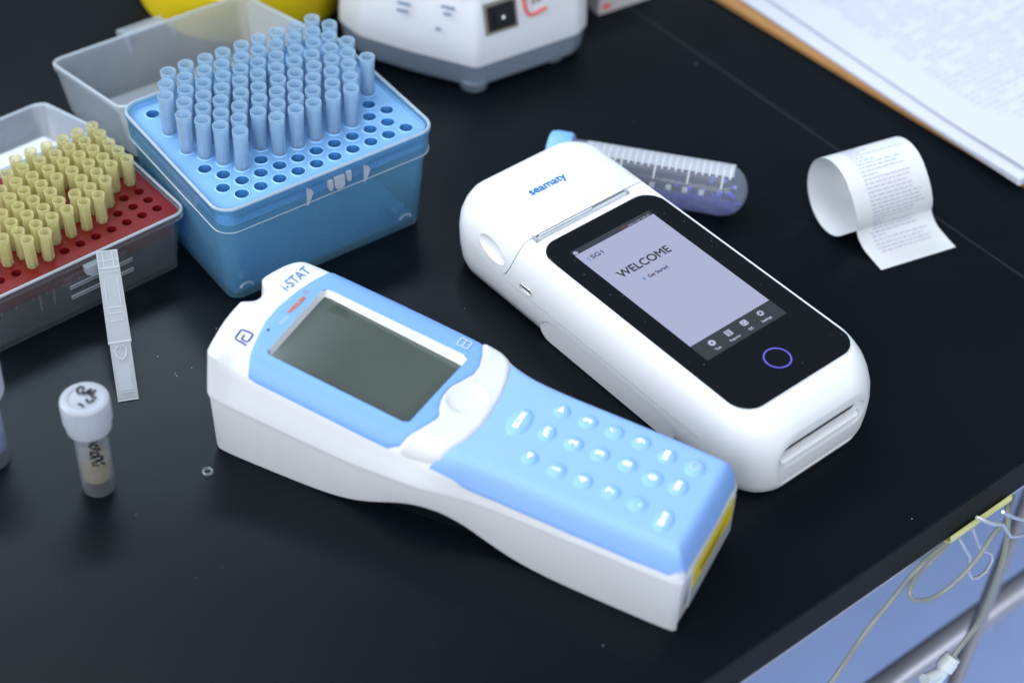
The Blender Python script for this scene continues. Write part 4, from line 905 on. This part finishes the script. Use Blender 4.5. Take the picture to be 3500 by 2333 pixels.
def W3(p):
    d = Vector(p)-Vector((230.8, 589.9, -112.7)); c, s = math.cos(R(EA)), math.sin(R(EA)); return Vector((d.x*c+d.y*s, -d.x*s+d.y*c, d.z))
MB().tube([W3(p) for p in smooth([(253.5, 645.2, -44.6), (246.3, 620.5, -29), (246.3, 612.6, -32), (246.8, 607.7, -42.5), (246.0, 603.1, -58.5), (243.7, 601.1, -91.5), (238.7, 596.8, -102.0), (230.8, 589.9, -112.7)], 8)], 1.4, 12).build('hose', HOSE, cn)
cwm = mat('connector_white', (0.62, 0.68, 0.70, 1), 0.4)
mb = MB(); ax = (Vector(W3((224, 584, -122)))-Vector(W3((230.8, 589.9, -112.7)))).normalized(); o_ = Vector((0, 0, 0))
mb.tube([o_-ax*2, o_+ax*1.2], 4.4, 24); mb.tube([o_+ax*0.6, o_+ax*6], 4.9, 24); mb.tube([o_+ax*5, o_+ax*22], 3.8, 20); mb.tube([o_+ax*9, o_+ax*9+Vector((-13, 0, 5))], 3.2, 20); mb.tube([o_+ax*14, o_+ax*14+Vector((-13, 0, -6))], 3.0, 20)
mb.build('connector_body', cwm, cn, 40)
MB().tube([o_+ax*13+Vector((-13, -1, 0)), o_+ax*17+Vector((-20, -1, -3))], 3.4, 18).build('dark_fitting', DARK, cn)
RAILM = mat('dull_metal', (0.36, 0.37, 0.44, 1), 0.4, 0.5, 0.4)
fr_ = thing('metal_frame', 'blurred grey metal frame of crossing bars low above the blue floor', 'frame', (170, 622, -250))
F0 = Vector((170, 622, -250))
def bar(name, a, b, r): return MB().tube([Vector(a)-F0, Vector(b)-F0], r, 16).build(name, RAILM, fr_)
bar('crossbar', (170, 622, -250), (430, 842, -250), 9)
bar('upright', (256.8, 640.3, -205), (345, 835, -205), 4.2)

# ------------------------------------------------------------------ dust on the bench
mb = MB(); random.seed(14)
def speck(x, y, s):
    T = Matrix.Translation((x, y, 0)) @ Matrix.Rotation(random.uniform(0, 3), 4, 'Z') @ Matrix.Diagonal((s*random.uniform(.6, 1.6), s, s*.5, 1)); mb.lathe([(0.3, 0.02), (0.5, 0.3), (0.2, 0.6)], 5, T, True, True)
for k in range(80):
    x = random.uniform(-230, 290); y = random.uniform(480, 1000); s = random.choice((0.16, 0.2, 0.25, 0.3, 0.42)); p = Vector((x, y, 0))-E0
    if -p.x*math.sin(R(EA))+p.y*math.cos(R(EA)) > 4: speck(x, y, s)
sa_, ca_ = math.sin(R(-48.17)), math.cos(R(-48.17))
for k in range(34):
    a, b = random.uniform(-12, 130), random.choice((random.uniform(-10, -1), random.uniform(54, 64), random.uniform(-8, 62)))
    s_ = random.choice((0.14, 0.18, 0.24)); T = Matrix.Translation((27.6+a*ca_-b*sa_, 704.6+a*sa_+b*ca_, 48.62)) @ Matrix.Diagonal((s_, s_, s_*.5, 1)); mb.lathe([(0.3, 0.02), (0.5, 0.3), (0.2, 0.6)], 5, T, True, True)
for x, y in ((-164.4, 655), (-165.5, 656.5), (-158, 661), (-176, 668), (-150, 690)): speck(x, y, 0.5)
tag(mb.build('dust', SPECK), 'tiny white dust specks scattered over the black benchtop and the black glass', 'dust', kind='stuff')
